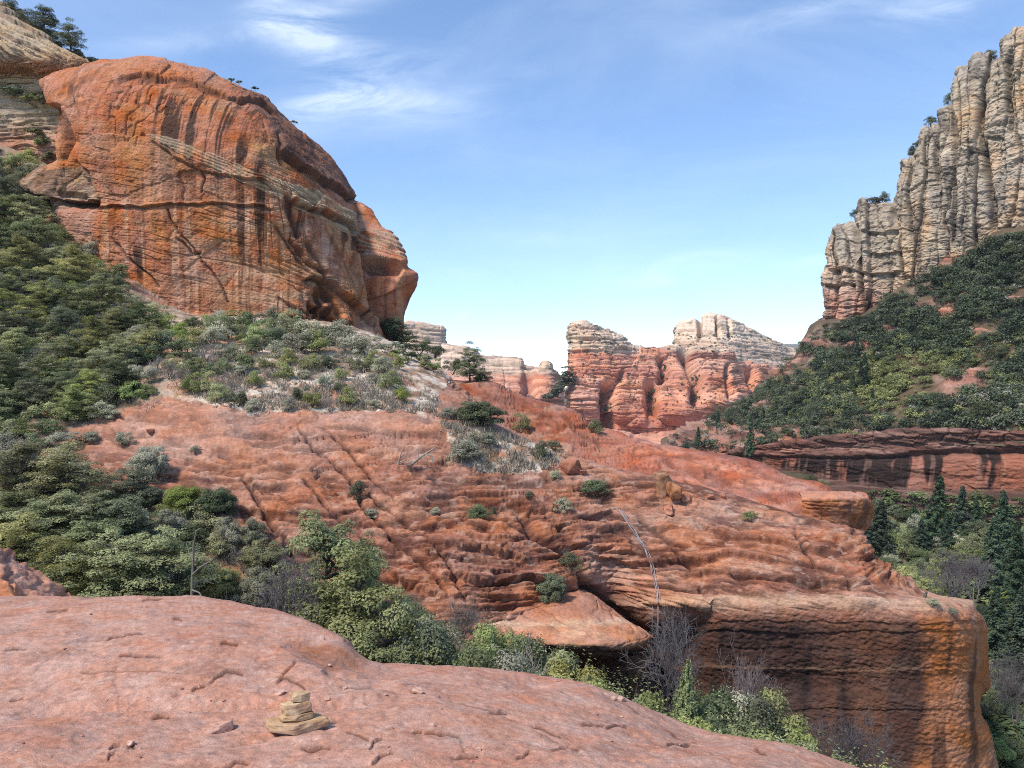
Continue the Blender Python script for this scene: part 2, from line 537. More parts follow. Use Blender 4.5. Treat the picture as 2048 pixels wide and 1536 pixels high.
# ------------------------------------------------------------------ foreground slickrock
def fore_disp(q):
    x, y, z, px, py, m = q['x'], q['y'], q['z'], q['px'], q['py'], q['m']
    wf = 0.5 * fbm(x * 1.5, y * 1.5, z, 3)
    fa, ja = facet(x / 0.7 + wf, y / 0.9 + wf, 6, 0.6); fb, jb = facet(x / 0.16 + 2 * wf, y / 0.22 + wf, 7, 0.6)
    fm = ss(0.0, 0.3, fbm(x * 1.1 + 40, y * 1.1, z, 3))
    h = 0.045 * fbm(x * 0.9, y * 0.9, z * 2, 3) + 0.010 * fa * fm + 0.006 * fb * ss(0.05, 0.3, fbm(x * 2 + 20, y * 2, z, 3)) + 0.007 * fbm(x * 5, y * 5, z * 5, 4) + 0.006 * fbm(x * 18, y * 18, z * 18, 4) - 0.006 * ss(0.30, 0.55, fbm(x * 7 + 3, y * 7, z * 7, 3))
    pit = ss(0.34, 0.5, fbm(x * 10 + 13, y * 10, z * 10, 3))
    h = h - 0.004 * pit
    o1 = 0 * px
    wx = px + 4 * pn(px * 0.03, py * 0.05, o1); wy = py + 2 * pn(px * 0.035, py * 0.04, o1 + 5.5) + 1.2 * pn(px * 0.11, py * 0.1, o1 + 8.5)
    # flaking scarps: short curved steps seen on the slab
    S = [((206, 1278), (225, 1268), (262, 1264), (296, 1262)), ((237, 1308), (262, 1305), (335, 1309)), ((548, 1362), (560, 1345), (585, 1322), (590, 1312)),
         ((437, 1288), (445, 1284), (470, 1286), (480, 1288)), ((415, 1372), (432, 1352), (455, 1341), (485, 1342), (492, 1350)), ((380, 1384), (390, 1376), (415, 1371)),
         ((548, 1343), (570, 1345), (600, 1358), (620, 1370)), ((600, 1484), (620, 1489), (650, 1486), (668, 1490)), ((420, 1535), (445, 1523), (475, 1514), (505, 1516)),
         ((18, 1402), (30, 1398), (48, 1397)), ((845, 1463), (862, 1461), (900, 1463), (928, 1472)), ((826, 1465), (834, 1460), (846, 1458)),
         ((1060, 1447), (1085, 1450), (1110, 1460), (1125, 1470)), ((1212, 1445), (1235, 1440), (1262, 1442)), ((1328, 1487), (1350, 1480), (1385, 1482)),
         ((1160, 1440), (1190, 1439), (1212, 1441)), ((1030, 1510), (1045, 1506), (1060, 1498)), ((1510, 1497), (1530, 1505), (1552, 1520)), ((90, 1215), (110, 1212), (140, 1213)),
         ((345, 1232), (355, 1230), (366, 1235)), ((5, 1290), (30, 1287), (60, 1290)), ((735, 1500), (748, 1478), (770, 1470)), ((740, 1530), (760, 1512), (790, 1505)),
         ((975, 1420), (1000, 1421), (1020, 1426)), ((150, 1190), (240, 1186), (250, 1188)), ((280, 1200), (300, 1195), (330, 1198)), ((690, 1455), (720, 1462), (745, 1475)), ((300, 1440), (320, 1434), (345, 1436)),
         ((214, 1495), (224, 1486), (244, 1484)), ((255, 1489), (265, 1486), (274, 1488)), ((214, 1512), (219, 1500), (232, 1497)), ((1100, 1495), (1130, 1488), (1165, 1492)), ((900, 1515), (930, 1508), (965, 1511))]
    dk = np.zeros_like(x)
    for s in S:
        h = h + ledge(wx, wy, s, 5.0, 0.014, 1.3)
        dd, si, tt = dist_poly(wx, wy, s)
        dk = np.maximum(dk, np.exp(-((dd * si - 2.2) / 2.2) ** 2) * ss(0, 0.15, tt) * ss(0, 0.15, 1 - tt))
    # the scooped hollow at the end of the dome
    lip = ((545, 1300), (575, 1284), (610, 1275), (655, 1271), (700, 1284), (742, 1312))
    h = h - 0.05 * ell(px, py, 668, 1304, 78, 22, 0.22, 0.6) + ledge(wx, wy, lip, 6.0, 0.014, 1.5, 0.2)
    dd, si, tt = dist_poly(px, wy, lip)
    hol = 0.8 * ell(wx, wy, 668, 1301, 72, 17, 0.22, 0.4) + 0 * ss(0, 10, dd * si) * (1 - ss(26, 44, dd * si)) * ss(0.08, 0.3, tt) * ss(0, 0.1, 1 - tt)
    for s in (((1235, 1395), (1300, 1436), (1400, 1490), (1480, 1545)), ((850, 1392), (980, 1418), (1100, 1470), (1190, 1540)), ((60, 1330), (180, 1345), (300, 1338), (380, 1350)), ((620, 1345), (680, 1366), (760, 1372), (860, 1362)), ((330, 1480), (450, 1500), (560, 1536))):
        g_ = groove(wx, wy, s, 1.7, 1.0) * ss(-0.25, 0.2, fbm(x * 2.3 + 60, y * 2.3, z, 2)); h = h + 0.008 * g_; dk = np.maximum(dk, -0.7 * g_)
    # second joint lines
    for s in (((0, 1440), (170, 1420), (370, 1416), (550, 1398), (680, 1402), (900, 1386)), ((640, 1328), (700, 1345), (800, 1380), (950, 1372), (1150, 1362))):
        h = h + groove(wx, wy, s, 9, 0.03)
    n1 = fbm(x * 1.3, y * 1.3, z, 4); n2 = fbm(x * 4.1 + 7, y * 4.1, z * 4, 4); n3 = fbm(x * 14, y * 14, z * 14, 3)
    c = base_col(len(x), (0.475, 0.26, 0.19))
    c = mixc(c, (0.47, 0.225, 0.155), 0.8 * ss(-0.05, 0.5, n1))
    c = mixc(c, (0.51, 0.30, 0.225), 0.55 * ss(0.05, 0.55, n2))
    c = mixc(c, (0.28, 0.17, 0.14), 0.5 * ss(0.15, 0.55, fbm(x * 2.2 + 31, y * 3.5, z, 4)))
    c = mixc(c, (0.54, 0.36, 0.28), 0.4 * ss(0.25, 0.6, n3) * ss(-0.1, 0.3, n2))
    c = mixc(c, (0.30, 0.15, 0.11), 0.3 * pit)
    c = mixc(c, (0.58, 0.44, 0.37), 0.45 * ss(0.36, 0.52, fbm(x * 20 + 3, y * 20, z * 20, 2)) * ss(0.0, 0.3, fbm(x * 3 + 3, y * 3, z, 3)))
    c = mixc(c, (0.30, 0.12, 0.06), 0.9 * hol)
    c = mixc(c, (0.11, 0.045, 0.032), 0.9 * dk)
    return h, c


def build_fore():
    cols = [(-2200, [(1720, 2.6), (1536, 3.35), (1440, 4.1), (1380, 4.5), (1310, 4.95), (1250, 5.7), (1190, 7.2), (1230, 9), (1420, 10)]),
            (-500, [(1720, 2.6), (1536, 3.35), (1440, 4.1), (1380, 4.5), (1310, 4.95), (1250, 5.7), (1190, 7.2), (1230, 9), (1420, 10)]),
            (0, [(1720, 2.6), (1536, 3.35), (1440, 4.1), (1380, 4.5), (1310, 4.95), (1250, 5.7), (1192, 7.2), (1230, 9), (1420, 10)]),
            (300, [(1720, 2.6), (1536, 3.35), (1440, 4.1), (1380, 4.45), (1310, 4.95), (1250, 5.7), (1194, 7.2), (1230, 9), (1420, 10)]),
            (420, [(1720, 2.6), (1536, 3.35), (1440, 4.05), (1382, 4.42), (1315, 4.92), (1256, 5.6), (1199, 7.1), (1238, 8.8), (1420, 9.8)]),
            (520, [(1720, 2.6), (1536, 3.35), (1440, 4.05), (1385, 4.4), (1325, 4.9), (1270, 5.5), (1214, 6.9), (1250, 8.6), (1420, 9.5)]),
            (620, [(1720, 2.6), (1536, 3.35), (1440, 4.0), (1395, 4.3), (1340, 4.7), (1297, 5.2), (1245, 6.4), (1285, 8), (1430, 9)]),
            (690, [(1720, 2.6), (1536, 3.35), (1440, 4.0), (1400, 4.3), (1350, 4.75), (1315, 5.15), (1277, 6.0), (1310, 7.8), (1440, 8.8)]),
            (748, [(1720, 2.6), (1536, 3.35), (1440, 4.0), (1400, 4.3), (1360, 4.8), (1338, 5.25), (1318, 5.9), (1350, 7.5), (1450, 8.6)]),
            (790, [(1720, 2.6), (1536, 3.35), (1440, 4.0), (1400, 4.35), (1362, 4.85), (1342, 5.35), (1326, 6.1), (1362, 7.7), (1460, 8.8)]),
            (950, [(1720, 2.6), (1536, 3.4), (1450, 4.0), (1412, 4.4), (1374, 4.9), (1354, 5.4), (1337, 6.3), (1375, 8), (1470, 9)]),
            (1050, [(1720, 2.7), (1540, 3.45), (1465, 4.0), (1425, 4.4), (1386, 4.9), (1366, 5.4), (1351, 6.2), (1385, 7.8), (1480, 8.8)]),
            (1160, [(1720, 2.8), (1540, 3.5), (1475, 4.0), (1435, 4.4), (1398, 4.9), (1379, 5.35), (1365, 6.1), (1400, 7.6), (1500, 8.6)]),
            (1250, [(1720, 2.8), (1550, 3.5), (1490, 4.0), (1455, 4.4), (1425, 4.8), (1409, 5.2), (1398, 5.8), (1435, 7.2), (1520, 8.2)]),
            (1400, [(1720, 2.9), (1580, 3.4), (1530, 3.8), (1505, 4.2), (1487, 4.6), (1474, 5), (1465, 5.6), (1500, 6.8), (1580, 7.8)]),
            (1500, [(1720, 3.0), (1590, 3.4), (1540, 3.8), (1514, 4.2), (1496, 4.6), (1486, 5), (1479, 5.5), (1510, 6.6), (1590, 7.6)]),
            (1570, [(1730, 3.0), (1600, 3.4), (1550, 3.8), (1523, 4.2), (1503, 4.6), (1492, 5), (1484, 5.5), (1520, 6.6), (1600, 7.6)]),
            (1700, [(1760, 3.0), (1640, 3.4), (1590, 3.8), (1565, 4.2), (1546, 4.6), (1533, 5), (1525, 5.4), (1560, 6.4), (1640, 7.4)]),
            (1850, [(1800, 3.0), (1690, 3.4), (1650, 3.8), (1620, 4.2), (1600, 4.6), (1588, 5), (1580, 5.4), (1610, 6.4), (1680, 7.4)]),
            (2150, [(1900, 3.0), (1800, 3.4), (1760, 3.8), (1730, 4.2), (1710, 4.6), (1698, 5), (1690, 5.4), (1720, 6.4), (1800, 7.4)])]
    rows = [[(c[0], c[1][r][0], c[1][r][1]) for c in cols] for r in range(9)]
    rows.append([(c[0], 2600, 14) for c in cols])
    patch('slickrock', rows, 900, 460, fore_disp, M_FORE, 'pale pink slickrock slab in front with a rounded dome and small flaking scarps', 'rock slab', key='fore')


build_fore()


def side_disp(q):
    x, y, z = q['x'], q['y'], q['z']
    fa, ja = facet(x / 0.9 + y * 0.3, z / 0.35 + 0.4 * fbm(x, y, z, 2), 3)
    h = 0.16 * fbm(x * 0.6, y * 0.6, z * 0.8, 4) + 0.05 * fa - 0.015 * ja + 0.04 * fbm(x * 4, y * 4, z * 6, 4) - 0.08 * lines(x, y, z, 0.8, 3.0, 0.12)
    c = base_col(len(x), (0.50, 0.23, 0.135))
    c = mixc(c, (0.40, 0.165, 0.10), ss(0, 0.5, fbm(x * 2, y * 2, z * 2, 4)))
    c = mixc(c, (0.46, 0.25, 0.19), 0.6 * ss(0.1, 0.5, fbm(x * 1.2 + 5, y * 1.2, z * 3, 4)))
    return h, c


rows = [[(-1700, 1300, 12), (-300, 1300, 12), (0, 1300, 12), (60, 1290, 12), (110, 1270, 12.5), (150, 1260, 13), (170, 1290, 15)],
        [(-1700, 1200, 12), (-300, 1200, 12), (0, 1200, 12), (60, 1200, 12.2), (110, 1200, 12.6), (140, 1203, 13.2), (160, 1220, 15)],
        [(-1700, 1100, 12.6), (-300, 1100, 12.6), (-20, 1130, 12.8), (35, 1150, 13), (80, 1170, 13.2), (120, 1188, 13.6), (150, 1205, 15)],
        [(-1700, 1010, 13.5), (-300, 1010, 13.5), (-20, 1085, 13.8), (28, 1112, 14), (68, 1142, 14), (108, 1168, 14.2), (145, 1195, 15)],
        [(-1700, 1030, 17), (-300, 1030, 17), (-30, 1110, 17), (20, 1140, 17), (60, 1170, 17), (100, 1195, 17), (140, 1215, 17)],
        [(-1700, 1300, 19), (-300, 1300, 19), (-30, 1300, 19), (20, 1300, 19), (60, 1300, 19), (100, 1300, 19), (140, 1300, 19)]]
patch('rock_outcrop', rows, 200, 150, side_disp, M_SLOPE, 'dark red broken outcrop rising behind the pale slab at the picture edge', 'outcrop', key='side')


# ------------------------------------------------------------------ middle slope, fin and wall
CR = dict(
    a=((613, 875), (655, 922), (685, 943), (735, 989), (795, 1032), (854, 1078), (892, 1116), (913, 1163), (951, 1235)),
    b=((600, 960), (625, 981), (676, 1032), (702, 1057), (735, 1085)),
    c=((700, 985), (740, 1027), (790, 1078), (837, 1120), (871, 1154), (905, 1205)),
    d=((592, 850), (625, 890), (640, 910)),
    e=((480, 940), (499, 972), (529, 1027), (563, 1070), (595, 1125)),
    f=((640, 850), (700, 905), (745, 960), (800, 1000)),
    g=((1020, 1000), (1065, 1061), (1110, 1088), (1150, 1120), (1165, 1165), (1205, 1205), (1260, 1245)),
    h=((1340, 1090), (1362, 1120), (1400, 1145)), i=((1270, 1040), (1320, 1075), (1390, 1110)), j=((1585, 1060), (1600, 1090), (1640, 1130)),
    k=((1690, 1150), (1705, 1185)), l=((1395, 1170), (1410, 1195)), n=((1150, 1030), (1210, 1050), (1270, 1090)))


def slope_disp(q):
    x, y, z, px, py, m, v = q['x'], q['y'], q['z'], q['px'], q['py'], q['m'], q['v']
    n = len(x)
    w1 = fbm(x * 0.12, y * 0.12, z * 0.2, 3); w2 = fbm(x * 0.35, y * 0.35, z * 0.5, 3)
    wx = px + 6 * pn(x * 0.8, y * 0.8, z * 0.8) + 3 * pn(x * 3, y * 3, z * 3); wy = py + 5 * pn(x * 0.8 + 9, y * 0.8, z * 0.8) + 2.5 * pn(x * 3, y * 3 + 9, z * 3)
    rightm = ss(1060, 1180, px)
    hill = np.maximum(inpoly(wx, wy, [(-400, 200), (100, 200), (240, 560), (480, 610), (700, 640), (900, 700), (900, 760), (860, 820), (740, 822), (500, 826), (400, 800), (330, 790), (270, 810), (150, 858), (60, 880), (-400, 900)]).astype(np.float32),
                      inpoly(wx, wy, [(780, 760), (930, 850), (1010, 870), (1090, 890), (1130, 920), (1080, 945), (980, 950), (890, 925), (900, 890), (880, 850), (800, 810)]).astype(np.float32))
    soilz = np.maximum(hill, inpoly(wx, wy, [(-400, 880), (60, 870), (150, 900), (190, 1000), (320, 1010), (440, 1060), (500, 1130), (590, 1190), (720, 1230), (900, 1290), (1000, 1300), (1000, 1700), (-400, 1700)]).astype(np.float32))
    rock = 1 - np.clip(soilz, 0, 1)
    wall = ss(1205, 1225, py) * rightm
    # bedding
    zz = z + 0.05 * x + 0.5 * fbm(x * 0.06, y * 0.06, z * 0.06, 2)
    t1 = zz * 1.05 + 0.6 * pn(zz * 0.7, x * 0.03, y * 0.03) + 0.08 * w2
    t2 = zz * 3.3 + 0.7 * pn(zz * 1.7 + 3, x * 0.06, y * 0.06) + 0.12 * w2
    brk = ss(-0.25, 0.35, fbm(x * 0.35 + 3, y * 0.35, z * 0.7, 2))
    wq = 0.35 * fbm(x * 0.3, y * 0.3, z * 0.3 + 2, 2)
    fa, ja = facet((x * 0.95 - z * 0.5) / 4.5 + wq, zz / 0.75 + 0.3 * w2, 1); fb, jb = facet((x * 0.95 - z * 0.5) / 2.0 + wq, zz / 0.28 + 0.3 * w2, 2)
    fmask = 0.25 + 0.75 * ss(-0.25, 0.3, fbm(x * 0.12 + 4, y * 0.12, z * 0.2, 2))
    h = 0.3 * w1 + q['st'] * rock * (1 - 0.95 * wall) * fmask * (0.20 * fa + 0.12 * fb - 0.06 * ja - 0.04 * jb) + q['st'] * rock * (1 - 0.65 * ss(1020, 870, py)) * (0.25 * terr(t1, 2.2) * (0.2 + 0.8 * brk) + 0.13 * terr(t2, 1.6) * (0.15 + 0.85 * ss(-0.3, 0.3, fbm(x * 0.25, y * 0.25 + 8, z * 0.25, 2)))) * (1 - 0.9 * wall)
    cre = lines(x, y, zz, 0.10, 0.9, 0.085) * ss(-0.35, 0.2, w2)
    cre2 = lines(x + 40, y, zz, 0.20, 1.9, 0.12) * ss(-0.3, 0.25, fbm(x * 0.25, y * 0.25, z * 0.4 + 5, 2))
    dash = lines(x, y, zz, 0.30, 3.2, 0.19) * ss(-0.15, 0.3, fbm(x * 0.4, y * 0.4, z * 0.6 + 15, 2))
    dash2 = lines(x + 9, y, zz, 0.7, 5.5, 0.18) * ss(-0.15, 0.3, fbm(x * 0.9, y * 0.9, z * 1.4 + 3, 2))
    stp = q['st']
    h = h - rock * ((0.28 * cre + 0.16 * cre2) * (1 - 0.93 * wall) + (0.10 * dash + 0.06 * dash2) * (1 - 0.95 * wall)) * stp
    h = h + rock * 0.045 * fbm(x * 5.5, y * 5.5, z * 7, 3) * stp
    h = h + rock * (0.045 * fbm(x * 0.8, y * 0.8, zz * 1.4, 4) * (1 - 0.6 * wall) + 0.02 * fbm(x * 3, y * 3, zz * 6, 3)) + (1 - rock) * 0.14 * fbm(x * 2.0, y * 2.0, z * 2, 4)
    crk = np.zeros(n, np.float32)
    W = dict(a=(3.6, 0.34), c=(3.6, 0.34), b=(3.5, 0.2), d=(4, 0.25), e=(4.5, 0.3), f=(3.5, 0.22), g=(10, 0.6), h=(4, 0.25), i=(4, 0.2), j=(4, 0.25), k=(4, 0.2), l=(4, 0.2), n=(4, 0.2))
    for k, pts in CR.items():
        g = groove(wx, wy, pts, W[k][0], 1.0)
        h = h + W[k][1] * g; crk = np.maximum(crk, -g)
    # finer parallel joints running down to the right
    jn = fbm((x * 0.8 - z * 0.9) * 0.55, y * 0.12, (x + z) * 0.06, 2)
    jl = np.exp(-(jn / 0.05) ** 2) * ss(0.0, 0.4, fbm(x * 0.2 + 5, y * 0.2, z * 0.3, 2)) * rock * (1 - wall)
    h = h - 0.05 * jl
    lowr = ss(960, 1060, py) * (1 - ss(1180, 1215, py))
    # brows on the lower right flank
    for pts, ww, dd in ((((1050, 1018), (1085, 1012), (1130, 1022)), 14, 0.35), (((1060, 1060), (1110, 1085), (1160, 1095), (1235, 1100)), 12, 0.35),
                        (((1160, 1105), (1260, 1128), (1360, 1122), (1480, 1118), (1600, 1130)), 12, 0.45), (((1380, 1045), (1450, 1080), (1560, 1088), (1680, 1110)), 9, 0.35),
                        (((1320, 1155), (1450, 1150), (1600, 1160), (1740, 1170)), 9, 0.35), (((870, 1090), (960, 1100), (1040, 1110), (1060, 1125)), 10, 0.48),
                        (((880, 1150), (960, 1165), (1050, 1158), (1090, 1170)), 11, 0.56), (((900, 1195), (980, 1190), (1080, 1200)), 8, 0.3), (((300, 868), (420, 860), (560, 866)), 6, 0.12),
                        (((560, 1080), (640, 1090), (740, 1120), (820, 1165), (900, 1200)), 16, 0.35), (((1250, 985), (1320, 1005), (1400, 1012), (1470, 1030)), 7, 0.15),
                        (((1480, 1020), (1540, 1035), (1600, 1040), (1660, 1062)), 7, 0.2), (((700, 900), (760, 930), (840, 950), (930, 985)), 7, 0.15), (((1240, 1060), (1300, 1082), (1345, 1085)), 7, 0.2),
                        (((1610, 1075), (1680, 1090), (1730, 1115)), 7, 0.2), (((1100, 960), (1160, 985), (1230, 1000)), 6, 0.12)):
        h = h + ledge(wx, wy, pts, ww, dd, 3.0)
    # lip of the wall and wall bedding
    h = h + rightm * 0.12 * np.exp(-((wy - 1208) / 9) ** 2)
    for yy, a in ((1242, 0.10), (1262, 0.14), (1338, -0.08), (1296, 0.05), (1420, 0.10)):
        h = h - 0.6 * a * ss(0, 4, wy - yy - 6 * pn(x * 0.15, y * 0.1, yy)) * np.exp(-np.maximum(wy - yy, 0) / 16) * wall
    # ------- colour
    c = base_col(n, RED)
    st = fbm(x * 0.12, y * 0.12, zz * 1.6, 3)
    c = mixc(c, (0.53, 0.275, 0.175), 0.8 * ss(0.0, 0.5, st))
    c = mixc(c, (0.36, 0.15, 0.10), 0.7 * ss(0.0, 0.5, -st))
    c = mixc(c, (0.17, 0.08, 0.06), 0.7 * ss(0.10, 0.5, fbm(x * 0.35 + 12, y * 0.35, zz * 1.9, 4)) * (0.35 + 0.65 * lowr))
    c = mixc(c, (0.13, 0.055, 0.04), 0.88 * np.clip(cre + cre2 * 0.8 + 0.8 * dash + 0.6 * dash2 + 0.45 * ja * fmask + 0.3 * jb * fmask, 0, 1) * rock * (1 - 0.6 * wall))
    c = mixc(c, (0.58, 0.38, 0.28), 0.5 * ss(0.2, 0.5, fbm(x * 1.8, y * 1.8, zz * 5, 3)) * rock)
    up = ss(1000, 850, py)
    c = mixc(c, (0.55, 0.31, 0.22), 0.4 * up)
    # wall: dark desert varnish, orange toward its end
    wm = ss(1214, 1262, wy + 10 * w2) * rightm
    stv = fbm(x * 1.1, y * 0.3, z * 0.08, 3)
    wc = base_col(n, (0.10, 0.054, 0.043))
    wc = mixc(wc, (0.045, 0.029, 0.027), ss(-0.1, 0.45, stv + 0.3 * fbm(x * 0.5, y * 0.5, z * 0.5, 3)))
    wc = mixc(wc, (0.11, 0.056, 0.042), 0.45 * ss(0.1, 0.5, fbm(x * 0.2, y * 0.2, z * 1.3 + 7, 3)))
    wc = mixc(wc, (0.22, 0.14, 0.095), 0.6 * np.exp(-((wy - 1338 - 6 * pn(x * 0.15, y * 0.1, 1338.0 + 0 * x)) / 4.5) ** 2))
    och = ss(1828, 1880, wx + 14 * w2 + 45 * fbm(x * 0.7, y * 0.7, z * 0.45, 4))
    oc = mixc(base_col(n, (0.49, 0.19, 0.075)), (0.10, 0.05, 0.034), 0.8 * ss(0.0, 0.25, fbm(x * 0.9 + 5, y * 0.1, z * 0.07, 4, 0.6)))
    wc = mixc(wc, oc, och * 0.95)
    strk = ss(0.25, 0.5, fbm(x * 0.9 + 20, y * 0.2, z * 0.06, 2)) * ss(1600, 1700, px)
    wc = mixc(wc, (0.26, 0.115, 0.06), 0.35 * strk)
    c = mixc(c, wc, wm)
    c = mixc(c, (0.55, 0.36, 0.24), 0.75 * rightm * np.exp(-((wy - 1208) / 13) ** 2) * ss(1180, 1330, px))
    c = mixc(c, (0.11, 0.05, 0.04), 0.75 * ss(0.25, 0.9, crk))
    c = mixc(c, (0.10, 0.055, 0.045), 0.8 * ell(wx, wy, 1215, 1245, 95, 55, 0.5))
    c = c * np.array([0.86, 0.86, 0.87], np.float32)
    # soil, gravel and dry grass ground
    s1 = fbm(x * 0.5, y * 0.5, z * 0.5, 4); s2 = fbm(x * 2.2, y * 2.2, z * 2.2, 3)
    sc = base_col(n, (0.34, 0.215, 0.145))
    sc = mixc(sc, (0.55, 0.48, 0.39), ss(-0.35, 0.25, s1 + 0.5 * s2) * (0.35 + 0.65 * ss(260, 480, px)))
    sc = mixc(sc, (0.13, 0.10, 0.06), 0.7 * ss(0.1, 0.5, -s1) + 0.4 * ss(400, 230, px))
    sc = mixc(sc, (0.44, 0.20, 0.125), 0.8 * ss(0.25, 0.5, fbm(x * 0.25 + 9, y * 0.25, z * 0.25, 3)))
    lz = ss(880, 960, py) * ss(960, 860, px)
    sc = mixc(sc, mixc(base_col(n, (0.30, 0.175, 0.11)), (0.15, 0.115, 0.065), ss(-0.2, 0.3, s1)), 0.9 * lz)
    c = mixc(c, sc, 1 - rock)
    return h, c


def build_slope():
    C = [(-1100, [(1500, 24), (1300, 27), (1200, 30), (1170, 30.6), (1050, 33.5), (930, 37.5), (780, 44.5), (620, 60), (450, 80), (200, 104)]),
         (-350, [(1500, 24), (1300, 27), (1200, 30), (1170, 30.6), (1050, 33.5), (930, 37.5), (780, 44.5), (640, 60), (480, 80), (250, 104)]),
         (0, [(1500, 24), (1300, 27), (1200, 30), (1170, 30.6), (1050, 33.5), (930, 37.5), (790, 44.5), (660, 59), (480, 79), (290, 100)]),
         (200, [(1500, 24), (1300, 27), (1200, 30), (1170, 30.6), (1050, 33.5), (930, 37.5), (805, 44), (690, 56), (525, 78), (405, 98)]),
         (400, [(1500, 24), (1320, 28), (1215, 30.8), (1175, 31.4), (1050, 34), (930, 37.5), (800, 43), (715, 52), (632, 72), (640, 97)]),
         (600, [(1520, 25), (1330, 29), (1235, 31.2), (1185, 32), (1060, 34.3), (930, 37.8), (810, 42.6), (728, 51), (640, 70), (655, 95)]),
         (750, [(1530, 26), (1350, 29), (1250, 31.2), (1195, 32), (1070, 34.5), (940, 37.8), (820, 42.3), (745, 50), (672, 70), (680, 95)]),
         (900, [(1540, 26), (1370, 29), (1260, 31), (1210, 32), (1090, 34.4), (960, 37.8), (850, 42), (788, 49), (755, 64), (770, 95)]),
         (1050, [(1560, 27), (1390, 30), (1275, 32), (1225, 32.8), (1110, 34.6), (990, 37.8), (890, 42), (872, 46), (910, 58), (1000, 90)]),
         (1140, [(1570, 28), (1400, 33.5), (1300, 34.3), (1225, 34.5), (1115, 35.6), (1010, 38), (922, 41.5), (908, 45), (950, 56), (1050, 80)]),
         (1225, [(1570, 29), (1400, 38.0), (1290, 38.0), (1215, 36.6), (1125, 36.6), (1030, 38.4), (950, 41.2), (937, 44), (985, 55), (1080, 80)]),
         (1330, [(1570, 31), (1400, 36.5), (1300, 36.2), (1215, 34.4), (1135, 35.9), (1045, 38), (970, 40.6), (961, 43), (1010, 53), (1100, 75)]),
         (1450, [(1600, 32.5), (1400, 33.9), (1230, 33.4), (1198, 33.8), (1135, 35.2), (1062, 37.2), (1002, 39.6), (993, 42), (1050, 51), (1120, 72)]),
         (1600, [(1620, 32), (1400, 33.2), (1230, 32.7), (1197, 33.1), (1145, 34.3), (1090, 35.8), (1042, 38), (1035, 40), (1095, 49), (1160, 70)]),
         (1700, [(1640, 31.5), (1400, 32.6), (1230, 32.2), (1196, 32.7), (1160, 33.6), (1122, 34.9), (1080, 37), (1072, 39), (1140, 47), (1200, 66)]),
         (1760, [(1640, 31.5), (1400, 32.2), (1232, 31.9), (1196, 32.5), (1180, 33.4), (1160, 34.3), (1138, 36), (1140, 38), (1200, 46), (1240, 64)]),
         (1850, [(1650, 31), (1400, 31.8), (1238, 31.3), (1206, 31.8), (1199, 33), (1195, 34), (1192, 36), (1196, 38), (1250, 44), (1300, 60)]),
         (1930, [(1660, 31.2), (1400, 32), (1255, 31.6), (1226, 32), (1215, 33), (1210, 34), (1207, 36), (1218, 38), (1290, 44), (1340, 60)])]
    sil = [(2000, 1600, 33.5), (1960, 1412, 33.8), (1977, 1290, 33.8), (1973, 1250, 34.2), (1962, 1232, 35), (1952, 1224, 35.6), (1942, 1219, 36.6), (1938, 1226, 38.5), (1936, 1300, 44), (1930, 1360, 60)]
    C2 = [(p[0], p[1] + 30, p[2] + 3) for p in sil]
    rows = []
    for r in range(10):
        row = [(c[0], c[1][r][0], c[1][r][1]) for c in C] + [sil[r], (sil[r][0] - 8, sil[r][1] + 12, sil[r][2] + 2.5), (sil[r][0] - 40, sil[r][1] + 30, sil[r][2] + 9)]
        # finer profile of the free end of the wall
        rows.append(row)
    low = [(c[0], 768 + min(c[1][0][0] * 1.0 - 768, 1500 - 768 if c[0] < 900 else 640) * min(c[1][0][1], 26.0) / 13.0, 13.0) for c in C] + [(2010, 2300, 34), (2000, 2300, 37), (1960, 2300, 43)]
    rows.insert(0, low)
    # silhouette bulge between base and lip
    mid = [tuple((np.array(a) + np.array(b)) / 2) for a, b in zip(rows[2], rows[3])]
    mid[-3] = (1982, 1365, 33.8); mid[-2] = (1974, 1375, 36.2); mid[-1] = (1940, 1390, 43)
    rows.insert(3, mid)
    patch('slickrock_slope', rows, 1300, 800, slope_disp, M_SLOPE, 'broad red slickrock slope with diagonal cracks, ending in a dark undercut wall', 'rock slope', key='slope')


build_slope()


